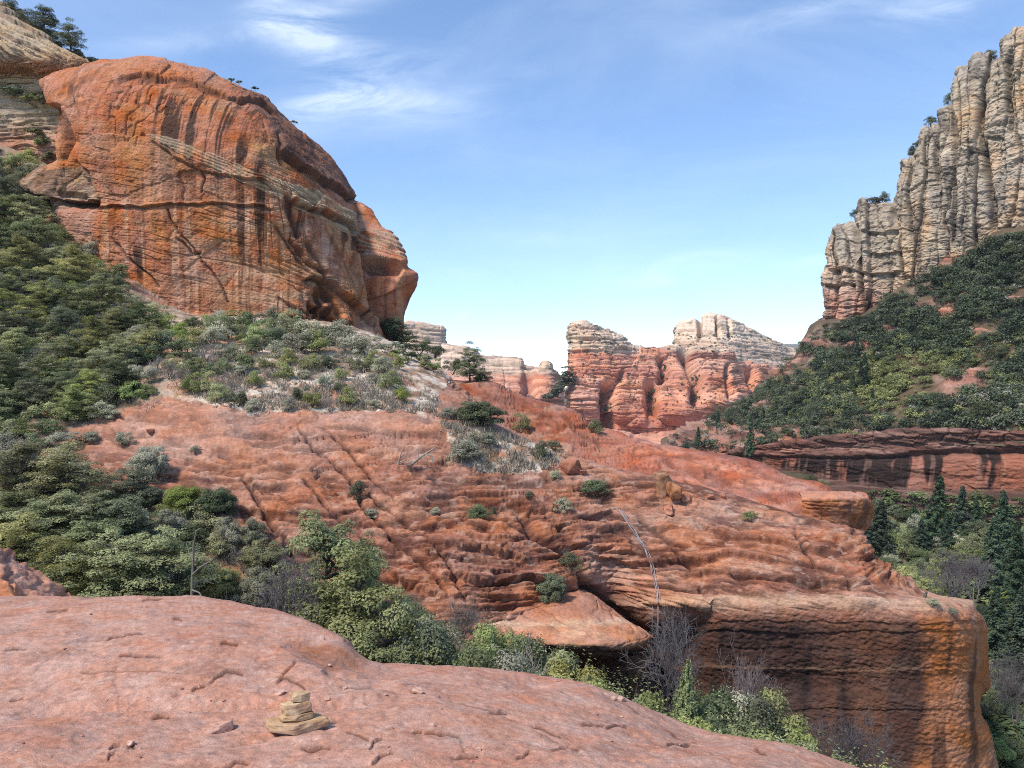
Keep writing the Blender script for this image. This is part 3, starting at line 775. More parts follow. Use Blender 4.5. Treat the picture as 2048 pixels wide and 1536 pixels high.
def ridge_disp(q):
    x, y, z, px, py = q['x'], q['y'], q['z'], q['px'], q['py']
    zz = z + 0.07 * x + 0.6 * fbm(x * 0.1, y * 0.1, z * 0.2, 3)
    w2 = fbm(x * 0.5, y * 0.5, z * 0.9, 3)
    t1 = zz * 1.3 + 0.1 * w2; t2 = zz * 3.7 + 0.12 * w2
    cre = lines(x, y, zz, 0.25, 3.0, 0.08)
    fa, ja = facet(x / 3 + 0.3 * w2, zz / 0.6 + 0.3 * w2, 4); fb, jb = facet(x / 1.2 + 0.3 * w2, zz / 0.25 + 0.3 * w2, 5)
    damp = 1 - 0.9 * ss(1440, 1530, px)
    h = 0.3 * fbm(x * 0.15, y * 0.15, z * 0.3, 3) + damp * q['st'] * (0.20 * fa + 0.10 * fb - 0.06 * ja + 0.14 * terr(t1, 2) + 0.10 * terr(t2, 2) - 0.16 * cre + 0.05 * fbm(x * 1.0, y * 1.0, zz * 2.5, 4))
    wx = px + 5 * pn(x * 0.8, y * 0.8, z); wy = py + 4 * pn(x * 0.8, y * 0.8 + 7, z)
    crk = 0 * x
    for pts in (((1320, 920), (1380, 950), (1420, 965), (1470, 970)), ((1400, 940), (1440, 962), (1500, 985), (1560, 1000)), ((1480, 960), (1530, 990), (1570, 1010)), ((1490, 925), (1530, 950), (1590, 975)), ((1120, 830), (1160, 870), (1215, 900))):
        g = groove(wx, wy, pts, 4, 1.0); h = h + 0.3 * damp * g; crk = np.maximum(crk, -g)
    c = base_col(len(x), (0.40, 0.145, 0.09))
    st = fbm(x * 0.15, y * 0.15, zz * 1.8, 3)
    c = mixc(c, (0.50, 0.24, 0.165), 0.8 * ss(0, 0.5, st) * (0.5 + 0.5 * ss(1200, 1350, px)))
    c = mixc(c, (0.27, 0.095, 0.06), 0.8 * ss(0, 0.5, -st))
    c = mixc(c, (0.14, 0.06, 0.045), 0.6 * np.clip(cre + crk + 0.5 * ja + 0.3 * jb, 0, 1))
    c = c * (0.74 + 0.26 * ss(1120, 1290, px))[:, None]
    c = mixc(c, (0.46, 0.34, 0.25), 0.35 * ss(1250, 1150, px) * ss(930, 900, py) * ss(0.1, 0.4, fbm(x * 0.6, y * 0.6, z, 3)))
    return h, c


def build_ridge():
    px = [760, 830, 900, 980, 1030, 1080, 1140, 1175, 1215, 1290, 1380, 1510, 1545, 1590, 1650, 1690, 1715]
    cr = [735, 754, 762, 766, 790, 800, 818, 845, 863, 886, 899, 921, 938, 960, 968, 1010, 1070]
    dc = [74, 73, 72, 70, 69, 68, 66, 65, 64, 62, 61, 59, 58, 57.5, 58, 60, 62]
    bt = [770, 800, 840, 880, 900, 920, 945, 955, 965, 990, 1010, 1030, 1040, 1050, 1060, 1090, 1130]
    rows = [[(p, 1500, d - 10) for p, d in zip(px, dc)],
            [(p, b + 70, d - 9) for p, b, d in zip(px, bt, dc)],
            [(p, b, d - 6.5) for p, b, d in zip(px, bt, dc)],
            [(p, b * 0.45 + c * 0.55, d - 3.4) for p, b, c, d in zip(px, bt, cr, dc)],
            [(p, b * 0.12 + c * 0.88, d - 2) for p, b, c, d in zip(px, bt, cr, dc)],
            [(p, c, d) for p, c, d in zip(px, cr, dc)],
            [(p, c + 6, d + 3) for p, c, d in zip(px, cr, dc)],
            [(p, c + 130, d + 10) for p, c, d in zip(px, cr, dc)],
            [(p, 1400, d + 14) for p, c, d in zip(px, cr, dc)]]
    patch('slickrock_ridge', rows, 700, 240, ridge_disp, M_SLOPE, 'long low red slickrock ridge behind the main slope, stepping down to the canyon', 'rock ridge', key='ridge')


build_ridge()


def ledge_disp(q):
    x, y, z, px, py = q['x'], q['y'], q['z'], q['px'], q['py']
    zz = z + 0.2 * fbm(x * 0.3, y * 0.3, z * 0.3, 2)
    h = 0.16 * fbm(x * 0.5, y * 0.5, z * 0.8, 4) - 0.10 * lines(x, y, zz, 0.2, 2.2, 0.08) + 0.05 * fbm(x * 3, y * 3, z * 5, 3)
    top = ss(1002, 994, py)
    c = base_col(len(x), (0.40, 0.165, 0.075))
    c = mixc(c, (0.15, 0.07, 0.045), 0.8 * ss(0.0, 0.35, fbm(x * 1.2, y * 0.8, z * 0.12, 3)))
    c = mixc(c, (0.48, 0.24, 0.16), top)
    return h, c


rows = [[(1600, 1300, 52), (1640, 1300, 51.5), (1690, 1300, 51.5), (1722, 1300, 52.5), (1716, 1300, 55), (1700, 1300, 60)],
        [(1604, 1090, 52), (1640, 1090, 51.3), (1690, 1090, 51.3), (1724, 1082, 52.5), (1716, 1085, 55), (1700, 1090, 60)],
        [(1604, 1035, 51.8), (1640, 1040, 51), (1690, 1045, 51), (1738, 1045, 52.5), (1732, 1048, 55), (1700, 1050, 60)],
        [(1603, 1003, 51.6), (1640, 1003, 50.6), (1690, 1008, 50.6), (1745, 1012, 52.5), (1738, 1015, 55), (1700, 1020, 60)],
        [(1603, 994, 51.9), (1645, 990, 51.1), (1690, 991, 51.1), (1738, 994, 52.8), (1732, 998, 55), (1700, 1000, 60)],
        [(1598, 985, 55), (1647, 983, 55), (1690, 984, 55), (1728, 987, 55), (1722, 989, 57), (1700, 992, 60)],
        [(1598, 1000, 60), (1640, 1000, 60), (1680, 1000, 60), (1700, 1000, 60), (1699, 1002, 60.5), (1698, 1004, 61)]]
patch('rock_ledge', rows, 260, 200, ledge_disp, M_SLOPE, 'square jutting orange ledge with an undercut face above the canyon trees', 'rock ledge', key='ledge')


def tongue_disp(q):
    x, y, z, px, py = q['x'], q['y'], q['z'], q['px'], q['py']
    h = 0.12 * fbm(x * 0.6, y * 0.6, z * 0.9, 4) + 0.04 * fbm(x * 3, y * 3, z * 6, 4) - 0.07 * lines(x, y, z + 0.1 * x, 0.3, 3.5, 0.08)
    c = base_col(len(x), (0.47, 0.225, 0.135))
    c = mixc(c, (0.53, 0.33, 0.21), 0.7 * ss(0, 0.4, fbm(x * 0.5, y * 0.8, z * 2, 3)))
    c = mixc(c, (0.33, 0.17, 0.11), 0.6 * ss(0, 0.4, fbm(x * 1.5, y * 1.5, z * 2 + 4, 3)))
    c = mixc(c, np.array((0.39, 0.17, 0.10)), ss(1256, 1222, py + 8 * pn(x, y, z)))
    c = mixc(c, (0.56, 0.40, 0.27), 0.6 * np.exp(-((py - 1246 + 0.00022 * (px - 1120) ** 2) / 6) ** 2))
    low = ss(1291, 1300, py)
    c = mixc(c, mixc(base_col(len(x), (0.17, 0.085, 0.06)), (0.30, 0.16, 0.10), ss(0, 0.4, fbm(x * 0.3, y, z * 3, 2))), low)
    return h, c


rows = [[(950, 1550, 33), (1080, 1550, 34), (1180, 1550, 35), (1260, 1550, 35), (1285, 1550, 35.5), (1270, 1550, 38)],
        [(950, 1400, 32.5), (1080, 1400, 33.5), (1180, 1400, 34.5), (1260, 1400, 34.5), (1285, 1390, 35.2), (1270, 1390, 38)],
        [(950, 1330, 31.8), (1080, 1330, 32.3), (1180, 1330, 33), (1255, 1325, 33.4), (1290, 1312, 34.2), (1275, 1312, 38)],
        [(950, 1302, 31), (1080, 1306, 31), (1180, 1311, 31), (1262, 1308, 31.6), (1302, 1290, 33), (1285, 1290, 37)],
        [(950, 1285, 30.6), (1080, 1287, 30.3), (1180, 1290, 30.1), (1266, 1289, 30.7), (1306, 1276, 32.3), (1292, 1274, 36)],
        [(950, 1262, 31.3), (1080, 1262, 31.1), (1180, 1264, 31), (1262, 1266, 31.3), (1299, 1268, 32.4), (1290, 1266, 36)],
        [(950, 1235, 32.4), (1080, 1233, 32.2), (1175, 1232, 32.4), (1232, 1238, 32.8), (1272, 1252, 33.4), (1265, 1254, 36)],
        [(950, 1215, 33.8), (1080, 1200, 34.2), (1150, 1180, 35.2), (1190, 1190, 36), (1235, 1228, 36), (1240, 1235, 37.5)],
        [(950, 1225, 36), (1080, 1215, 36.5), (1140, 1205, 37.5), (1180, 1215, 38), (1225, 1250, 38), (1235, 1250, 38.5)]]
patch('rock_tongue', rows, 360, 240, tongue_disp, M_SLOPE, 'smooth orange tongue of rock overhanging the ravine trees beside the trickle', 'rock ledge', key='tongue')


def rock_pillar():
    n, k = 26, 18
    V = []
    a = P3(1274, 1305, 31.6); b = P3(1262, 1385, 31.9)
    for i in range(n):
        t = i / (n - 1)
        c = a.lerp(b, t)
        r = 0.42 - 0.2 * t + 0.1 * (1 - t) ** 3
        for j in range(k):
            th = 2 * math.pi * j / k
            V.append((c.x + r * math.cos(th), c.y + r * math.sin(th), c.z))
    V = np.array(V, np.float32)
    nrm = V - np.repeat(V.reshape(n, k, 3).mean(1), k, 0)
    V = V + nrm * (0.35 * fbm(V[:, 0] * 2, V[:, 1] * 2, V[:, 2] * 2, 3))[:, None]
    idx = np.arange(n * k).reshape(n, k); ix2 = np.roll(idx, -1, 1)
    Q = np.stack([idx[:-1], idx[1:], ix2[1:], ix2[:-1]], -1).reshape(-1, 4)
    c = mixc(base_col(len(V), (0.42, 0.22, 0.11)), (0.16, 0.08, 0.05), ss(0, 0.4, fbm(V[:, 0] * 3, V[:, 1] * 3, V[:, 2] * 0.6, 3)))
    o = link(bpy.data.objects.new('rock_pillar', mesh_np('rock_pillar', V, Q, M_SLOPE, c)))
    tag(o, 'narrow orange rock pillar standing in shade under the overhanging tongue', 'rock pillar', None, 'structure')


rock_pillar()


# ------------------------------------------------------------------ the red butte
def butte_disp(q):
    x, y, z, px, py = q['x'], q['y'], q['z'], q['px'], q['py']
    n = len(x)
    w1 = fbm(x * 0.05, y * 0.05, z * 0.07, 3); w2 = fbm(x * 0.25, y * 0.25, z * 0.3, 3)
    wx = px + 5 * w2 + 3 * pn(x * 1.1, y * 1.1, z * 1.1); wy = py + 5 * pn(x * 0.3, y * 0.3 + 7, z * 0.3) + 2.5 * pn(x * 1.2, y, z * 1.2 + 8)
    # cross-bedding dips down to the right
    zz = z + 0.42 * x + 0.8 * w1
    t1 = zz * 0.62 + 0.6 * w2; t2 = zz * 1.9 + 0.6 * w2
    bed = ss(0, 40, wy - (262 + (wx - 290) * 0.52)) * ss(60, 0, wy - (330 + (wx - 290) * 0.5))     # cream bedded band
    low = ss(300, 420, py)
    cre = lines(x, y, z + 0.25 * x + w1, 0.05, 1.1, 0.06); cre2 = lines(x, y + 30, z + 0.15 * x, 0.10, 2.4, 0.09)
    bk = ss(-0.2, 0.3, fbm(x * 0.12, y * 0.12, z * 0.2, 2))
    h = 0.45 * w1 + 0.28 * w2 + 0.08 * fbm(x * 1.1, y * 1.1, z * 1.6, 4) + 0.05 * fbm(x * 3.5, y * 3.5, z * 5, 3)
    CBP = [(285, 264), (345, 280), (420, 307), (490, 336), (560, 358), (640, 383), (714, 430), (718, 478), (650, 446), (575, 406), (500, 370), (430, 342), (350, 304)]
    bed = inpoly(wx, wy, CBP).astype(np.float32)
    zb = z + 0.42 * x + 0.4 * w2
    h = h + bed * (0.22 * terr(zb * 1.1 + 1.2 * pn(x * 0.1, y * 0.1, zb * 0.4), 2) + 0.14 * terr(zb * 3.1, 2) - 0.1) - (0.12 * cre * bk + 0.05 * cre2 * (1 - 0.5 * bk)) * (0.3 + 0.7 * low)
    lat = px * 0.048 + 0.3 * w2
    fa, ja = facet(lat / 4.2, (z + 0.25 * x) / 4.5 + 0.2 * w2, 8); fb, jb = facet(lat / 1.5, (z + 0.3 * x) / 1.1 + 0.2 * w2, 9)
    fm = ss(-0.1, 0.3, fbm(x * 0.08 + 5, y * 0.08, z * 0.08, 2))
    h = h + 0.26 * fa + 0.12 * fb * (0.25 + 0.75 * fm) - 0.05 * ja
    h = h - 0.22 * lines(x * 0.6, y, z * 0.03 + x * 0.02, 0.9, 1.0, 0.05) * ss(0, 0.3, fbm(x * 0.1 + 7, y * 0.1, z * 0.06, 2))
    dk = np.zeros(n, np.float32)
    for pts, ww, dd in ((((142, 283), (200, 268), (290, 268), (340, 300), (420, 335), (480, 360), (520, 400), (560, 440)), 14, -0.2),
                        (((290, 268), (345, 310), (420, 345), (520, 360), (560, 385)), 5, 0.4),
                        (((550, 285), (580, 310), (640, 350), (700, 385), (716, 402)), 14, 0.9), (((470, 200), (500, 188), (530, 200), (560, 230)), 10, 0.5), (((210, 165), (300, 150), (380, 158), (460, 190), (500, 200)), 12, 0.45),
                        (((150, 420), (250, 408), (360, 401), (420, 403), (520, 410), (560, 420)), 5, 0.5),
                        (((570, 390), (600, 405), (650, 425), (700, 445), (715, 470)), 12, 0.7), (((600, 560), (630, 548), (660, 560), (700, 590), (740, 620), (765, 650)), 12, 1.0),
                        (((610, 600), (650, 610), (690, 640), (720, 660)), 14, 1.3), (((575, 470), (620, 520), (660, 545)), 10, 0.6), (((555, 590), (600, 620), (660, 625)), 8, 0.5),
                        (((330, 628), (420, 632), (520, 628), (610, 632)), 6, 0.6), (((150, 310), (175, 340), (180, 370), (195, 400)), 9, 0.5), (((60, 372), (100, 392), (160, 402), (200, 400)), 12, 1.8)):
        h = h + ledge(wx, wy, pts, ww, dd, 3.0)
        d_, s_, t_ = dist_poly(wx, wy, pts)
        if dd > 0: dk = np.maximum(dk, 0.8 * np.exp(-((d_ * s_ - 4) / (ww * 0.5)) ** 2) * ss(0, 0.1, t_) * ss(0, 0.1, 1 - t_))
    crk = np.zeros(n, np.float32)
    for pts, ww, dd in ((((330, 410), (345, 445), (358, 470)), 2.2, 0.4), (((358, 462), (385, 500), (430, 560), (470, 620)), 2.2, 0.35), (((215, 470), (255, 515), (300, 555), (320, 580)), 3, 0.4), (((395, 330), (405, 355), (400, 385)), 2, 0.3),
                        (((555, 260), (560, 300), (565, 330)), 4, 0.4), (((610, 470), (640, 520), (665, 600), (690, 640)), 6, 0.6), (((720, 470), (735, 540), (760, 640)), 8, 0.8), (((570, 380), (580, 430), (600, 480)), 7, 0.7),
                        (((540, 440), (600, 520), (640, 560)), 4, 0.3), (((105, 200), (120, 280), (115, 330)), 8, 0.7), (((350, 470), (380, 505), (400, 505)), 3, 0.4)):
        g = groove(wx, wy, pts, ww, 1.0); h = h + dd * g; crk = np.maximum(crk, -g)
    for cx, cy, rx, ry, a, dd in ((640, 600, 18, 28, 0.2, 1.2), (665, 635, 20, 16, 0, 1.0), (720, 640, 14, 22, 0, 0.8), (590, 640, 26, 7, 0, 0.8), (140, 400, 40, 14, 0.2, 1.0), (130, 240, 20, 60, 0, 0.8)):
        e = ell(wx, wy, cx, cy, rx, ry, a, 0.5); h = h - dd * e
    # ------- colour: orange rock with hanging streaks of varnish, cream cross-beds
    c = base_col(n, (0.47, 0.165, 0.075))
    c = mixc(c, (0.46, 0.155, 0.07), ss(-0.1, 0.4, w1 + 0.3 * w2))
    c = mixc(c, (0.56, 0.27, 0.12), 0.6 * ss(0.05, 0.5, fbm(x * 0.25 + 4, y * 0.1, z * 0.07, 4)))
    c = mixc(c, (0.52, 0.26, 0.13), 0.5 * ss(0.0, 0.4, fbm(x * 0.1, y * 0.1, (z + 0.3 * x) * 0.8, 4)))
    lowr = ell(wx, wy, 560, 530, 170, 130, 0.5, 0.5)
    c = mixc(c, (0.46, 0.29, 0.17), 0.75 * lowr * ss(-0.3, 0.3, fbm(x * 0.12, y * 0.12, z * 0.9, 3)))
    s_ = fbm(x * 1.15 + 0.4 * w1, y * 0.05, z * 0.035 + 3, 4, 0.65); s2 = fbm(x * 2.6 + 8, y * 0.1, z * 0.05, 3, 0.6)
    brkv = ss(-0.25, 0.35, fbm(x * 0.16 + 2, y * 0.1, z * 0.13, 3))
    up = ss(330, 220, wy - (wx - 290) * 0.5)
    dens = np.clip(0.55 + 0.9 * up + 0.55 * ss(380, 480, wy) * ss(440, 520, wx) + 0.6 * ell(wx, wy, 235, 380, 40, 70, -0.3, 0.6) + 0.75 * ell(wx, wy, 245, 500, 30, 80, -0.35, 0.5) + 0.2 * ell(wx, wy, 500, 470, 60, 120, 0, 0.6), 0, 1.1)
    c = mixc(c, (0.085, 0.042, 0.028), 0.9 * ss(-0.06, 0.18, s_ * 0.75 + s2 * 0.35 + 0.28 * fbm(x * 0.45, y * 0.45, z * 0.4, 4)) * dens * (0.3 + 0.7 * brkv))
    c = mixc(c, (0.58, 0.33, 0.20), 0.7 * ss(0.12, 0.4, fbm(x * 1.3 + 31, y * 0.5, z * 0.035, 3)) * ss(330, 420, wy))
    rim = np.clip(1 - np.abs(wx * 0 + 0), 0, 1)
    # broad weathered brown roof on the upper right shoulder
    roof = inpoly(wx, wy, [(500, 150), (560, 215), (620, 270), (700, 360), (730, 410), (700, 395), (640, 352), (575, 312), (548, 275), (540, 240), (480, 190)]).astype(np.float32)
    rc = mixc(base_col(n, (0.27, 0.125, 0.08)), (0.13, 0.07, 0.055), ss(-0.1, 0.3, fbm(x * 0.9, y * 0.3, z * 0.1, 3)))
    rc = mixc(rc, (0.42, 0.20, 0.12), 0.6 * ss(0.2, 0.5, fbm(x * 1.5 + 3, y * 0.4, z * 0.1, 3)))
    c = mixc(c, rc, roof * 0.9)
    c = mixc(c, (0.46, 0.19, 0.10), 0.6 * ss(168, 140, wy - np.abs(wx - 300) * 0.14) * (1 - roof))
    # cream cross-bedded band and orange pocket
    cb = bed * (0.55 + 0.45 * ss(480, 600, wx))
    bl = fbm(x * 0.06, y * 0.06, (z + 0.45 * x) * 1.9, 3)
    c = mixc(c, mixc(base_col(n, (0.55, 0.42, 0.27)), (0.25, 0.165, 0.11), ss(0.0, 0.35, bl)), 0.85 * cb * ss(-0.5, 0.0, fbm(x * 0.4, y * 0.4, z * 0.4, 3)))
    c = mixc(c, (0.57, 0.27, 0.08), 0.7 * ell(wx, wy, 540, 315, 45, 20, 0.6, 0.5))
    c = mixc(c, (0.53, 0.27, 0.12), 0.35 * inpoly(wx, wy, [(145, 285), (210, 268), (300, 272), (420, 350), (380, 345), (260, 320), (170, 320)]))
    lf = inpoly(wx, wy, [(20, 340), (100, 340), (160, 330), (200, 400), (110, 420), (40, 390)]).astype(np.float32)
    c = mixc(c, mixc(base_col(n, (0.20, 0.125, 0.085)), (0.42, 0.29, 0.18), ss(0, 0.3, fbm(x * 0.1, y * 0.1, (z - 0.3 * x) * 2.2, 2))), 0.85 * lf)
    c = mixc(c, (0.43, 0.19, 0.11), 0.8 * ell(wx, wy, 140, 445, 65, 34, 0.0, 0.5))
    c = mixc(c, (0.15, 0.065, 0.04), 0.30 * np.clip(cre * bk + 0.7 * cre2 * (1 - bk), 0, 1))
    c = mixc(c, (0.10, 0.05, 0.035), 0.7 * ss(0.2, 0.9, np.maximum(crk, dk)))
    return h, c


def build_butte():
    # columns: base, ... , crest (photo x, y); extra points give the face its profile
    base = [(75, 470), (110, 480), (185, 510), (240, 590), (320, 634), (400, 642), (478, 641), (545, 643), (610, 645), (661, 672), (715, 680), (766, 680)]
    top = [(84, 163), (110, 150), (178, 131), (273, 118), (346, 123), (410, 139), (480, 168), (524, 191), (588, 248), (647, 305), (690, 357), (711, 401)]
    edge = {0: [(75, 470), (88, 440), (104, 412), (46, 372), (60, 352), (110, 325), (112, 300), (108, 262), (108, 225), (95, 190), (84, 163)],
            11: [(766, 680), (762, 650), (752, 615), (745, 585), (735, 545), (728, 510), (722, 480), (718, 450), (714, 430), (712, 415), (711, 401)]}
    db = [84, 81, 78.5, 77, 76.3, 76, 75.8, 75.8, 76, 77, 79, 83]
    T = np.linspace(0, 1, 11)
    over = [0, -0.2, -0.5, -0.8, -1.0, -1.2, -1.3, -1.0, 0.0, 2.4, 8.0]        # metres back (+) or out (-) up the face
    rows = []
    for k, t in enumerate(T):
        row = []
        for i in range(12):
            bx, by = base[i]; tx, ty = top[i]
            if i in edge:
                X, Y = edge[i][k]
            else:
                X, Y = bx + (tx - bx) * t, by + (ty - by) * t
            # lean back towards the right shoulder
            lean = [0, 0, 0, 0, 0, 0, 1, 2, 5, 8, 9, 8][i] * t
            row.append((X, Y, db[i] + over[k] + lean))
        e = row[0]
        row = [(e[0] + 60, e[1] + 6, e[2] + 18), (e[0] + 10, e[1] + 2, e[2] + 5)] + row
        e = row[-1]
        row = row + [(e[0] - 10, e[1] + 2, e[2] + 4), (e[0] - 70, e[1] + 6, e[2] + 14)]
        rows.append(row)
    b0 = [(p[0], p[1] + 90, p[2] + 0.3) for p in rows[0]]
    tb = [(p[0], p[1] + 12, p[2] + 12) for p in rows[-1]]
    tc = [(p[0], p[1] + 120, p[2] + 30) for p in rows[-1]]
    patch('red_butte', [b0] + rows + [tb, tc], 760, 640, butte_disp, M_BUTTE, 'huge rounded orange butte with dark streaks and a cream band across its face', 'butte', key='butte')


build_butte()


def nose_disp(q):
    x, y, z, px, py = q['x'], q['y'], q['z'], q['px'], q['py']
    w2 = fbm(x * 0.25, y * 0.25, z * 0.3, 3)
    wx = px + 4 * w2; wy = py + 3 * pn(x * 0.5, y * 0.5, z * 0.5)
    bed = ss(455, 470, wy) * ss(530, 510, wy)
    zz = z + 0.3 * x
    h = 0.35 * w2 + 0.3 * bed * terr(zz * 1.6 + 0.4 * w2, 2) + 0.08 * fbm(x * 1.2, y * 1.2, z * 2, 4)
    h = h + ledge(wx, wy, ((712, 520), (750, 515), (790, 528), (812, 540)), 22, 2.2, 5, 0.2) + ledge(wx, wy, ((720, 470), (760, 480), (800, 505)), 8, 0.5) + ledge(wx, wy, ((720, 600), (770, 590), (830, 560)), 8, 0.3)
    n = len(x)
    c = base_col(n, (0.46, 0.175, 0.09))
    c = mixc(c, (0.56, 0.29, 0.17), 0.7 * ss(0, 0.4, fbm(x * 0.7, y * 0.3, z * 0.06, 3)))
    c = mixc(c, (0.18, 0.085, 0.06), 0.75 * ss(455, 430, wy) * ss(-0.2, 0.3, fbm(x * 0.3, y * 0.3, z * 1.2, 3)))
    c = mixc(c, (0.48, 0.31, 0.19), 0.8 * bed * ss(-0.2, 0.2, fbm(x * 0.1, y * 0.1, zz * 2, 2)))
    c = mixc(c, (0.15, 0.06, 0.04), 0.5 * ss(0.2, 0.5, fbm(x * 1.2 + 4, y * 0.4, z * 0.05, 3)) * ss(530, 560, wy))
    c = mixc(c, (0.12, 0.05, 0.04), 0.7 * ell(wx, wy, 750, 532, 32, 11, 0.1, 0.5))
    return h, c


rows = [[(690, 760, 88), (730, 760, 87), (770, 760, 87), (805, 760, 88), (798, 760, 92), (760, 760, 98)],
        [(690, 660, 88), (730, 655, 87), (770, 650, 87), (807, 640, 88), (800, 640, 92), (760, 640, 98)],
        [(690, 610, 88), (730, 608, 86.6), (772, 606, 86.4), (813, 600, 88), (804, 600, 92), (760, 600, 98)],
        [(690, 575, 88), (730, 572, 86.3), (775, 570, 86), (832, 570, 88), (820, 570, 92), (770, 570, 98)],
        [(690, 548, 88), (730, 548, 86), (775, 548, 85.7), (834, 550, 87.8), (825, 550, 92), (770, 550, 98)],
        [(690, 525, 88.5), (728, 525, 87), (770, 528, 87), (813, 530, 88), (806, 531, 92), (760, 530, 98)],
        [(690, 480, 90), (724, 485, 88.5), (760, 490, 88.5), (800, 498, 89.5), (790, 498, 94), (750, 500, 100)],
        [(690, 430, 93), (722, 440, 92), (745, 446, 92), (768, 455, 92.5), (758, 458, 96), (730, 460, 101)],
        [(690, 398, 97), (715, 400, 96), (729, 407, 96), (745, 428, 95.5), (738, 432, 98), (720, 440, 102)],
        [(690, 430, 104), (712, 430, 104), (725, 435, 104), (736, 450, 104), (730, 455, 104), (715, 455, 105)]]
patch('butte_shoulder', rows, 300, 330, nose_disp, M_BUTTE, 'beaked orange shoulder of rock behind the right end of the big butte', 'butte', key='nose')


# ------------------------------------------------------------------ cream cliff behind the butte on the left
def cream_disp(q):
    x, y, z, px, py = q['x'], q['y'], q['z'], q['px'], q['py']
    n = len(x)
    w2 = fbm(x * 0.2, y * 0.2, z * 0.3, 3)
    wx = px + 4 * w2; wy = py + 4 * pn(x * 0.4, y * 0.4, z * 0.4)
    zz = z + 0.45 * x * ss(160, 120, wy) + 0.6 * w2
    cre = lines(x, y, zz, 0.08, 1.5, 0.08)
    h = 0.5 * w2 + 0.4 * terr(zz * 0.9 + 0.3 * w2, 2) - 0.3 * cre + 0.12 * fbm(x * 1.1, y * 1.1, z * 3, 4)
    c = base_col(n, (0.52, 0.39, 0.25))
    c = mixc(c, (0.26, 0.175, 0.11), 0.8 * ss(0.0, 0.4, fbm(x * 0.08, y * 0.08, zz * 1.6, 3)) * ss(165, 140, wy))
    c = mixc(c, (0.50, 0.25, 0.12), 0.7 * ss(105, 130, wy) * ss(160, 140, wy))
    c = mixc(c, (0.50, 0.27, 0.18), ss(235, 285, wy + 10 * w2))
    c = mixc(c, (0.30, 0.22, 0.16), 0.6 * ss(0.1, 0.4, fbm(x * 0.1, y * 0.1, zz * 1.3 + 8, 3)) * ss(150, 190, wy))
    c = mixc(c, (0.17, 0.11, 0.08), 0.6 * cre)
    return h, c


rows = [[(-350, 400, 104), (-100, 400, 104), (0, 400, 104), (60, 400, 104), (120, 400, 104), (190, 400, 106), (260, 400, 110)],
        [(-350, 300, 104), (-100, 300, 104), (0, 305, 104), (60, 300, 104), (120, 300, 104), (190, 300, 106), (260, 300, 110)],
        [(-350, 190, 104.5), (-100, 210, 104.5), (0, 215, 104.5), (60, 215, 104.5), (120, 215, 104.5), (190, 220, 106), (260, 230, 110)],
        [(-350, 130, 105), (-100, 160, 105), (0, 170, 105), (60, 178, 105), (120, 185, 105), (190, 190, 106), (260, 200, 110)],
        [(-350, 100, 104), (-100, 130, 104), (0, 145, 104), (60, 152, 104), (120, 158, 104.5), (190, 160, 106), (260, 180, 110)],
        [(-350, 40, 100), (-100, 75, 100.5), (0, 100, 101), (60, 118, 101.3), (120, 132, 102), (182, 138, 104), (220, 170, 110)],
        [(-350, -50, 101), (-100, 15, 101.5), (0, 42, 102), (60, 70, 102.5), (120, 100, 103), (175, 126, 105), (210, 160, 110)],
        [(-350, -120, 108), (-100, -20, 108), (0, 10, 108), (60, 50, 108), (120, 95, 108), (178, 128, 108), (210, 170, 112)],
        [(-350, 0, 130), (-100, 60, 130), (0, 80, 130), (60, 120, 130), (120, 150, 125), (170, 180, 120), (210, 200, 118)]]
patch('cream_cliff', rows, 320, 300, cream_disp, M_BUTTE, 'cream layered cliff with an overhanging cap behind the orange butte', 'cliff', key='cream')


# ------------------------------------------------------------------ canyon floor, streaked wall, wooded slope and grey cliff on the right
def floor_disp(q):
    x, y, z, px, py = q['x'], q['y'], q['z'], q['px'], q['py']
    h = 0.8 * fbm(x * 0.1, y * 0.1, z * 0.1, 4) + 0.2 * fbm(x * 0.8, y * 0.8, z * 0.8, 3)
    c = base_col(len(x), (0.09, 0.075, 0.045))
    c = mixc(c, (0.17, 0.12, 0.085), ss(0, 0.4, fbm(x * 0.2, y * 0.2, z * 0.2, 4)))
    return h, c


px_ = [1380, 1500, 1600, 1750, 1900, 2050, 2250, 2600]
fr = [(2200, 34), (1700, 38), (1500, 46), (1300, 62), (1150, 85), (1060, 110), (1015, 124)]
rows = [[(p, a if (a > 1020 or p < 1740) else 1056, b) for p in px_] for a, b in fr]
rows.append([(1380, 935, 152), (1500, 940, 148), (1600, 950, 143), (1750, 1015, 132), (1900, 1046, 126), (2050, 1050, 121), (2250, 1050, 114), (2600, 1050, 106)])
rows.append([(p[0], p[1] + 10, p[2] + 20) for p in rows[-1]])
patch('canyon_floor', rows, 200, 160, floor_disp, M_SOIL, 'shaded canyon bottom under the conifers', 'ground', key='floor')


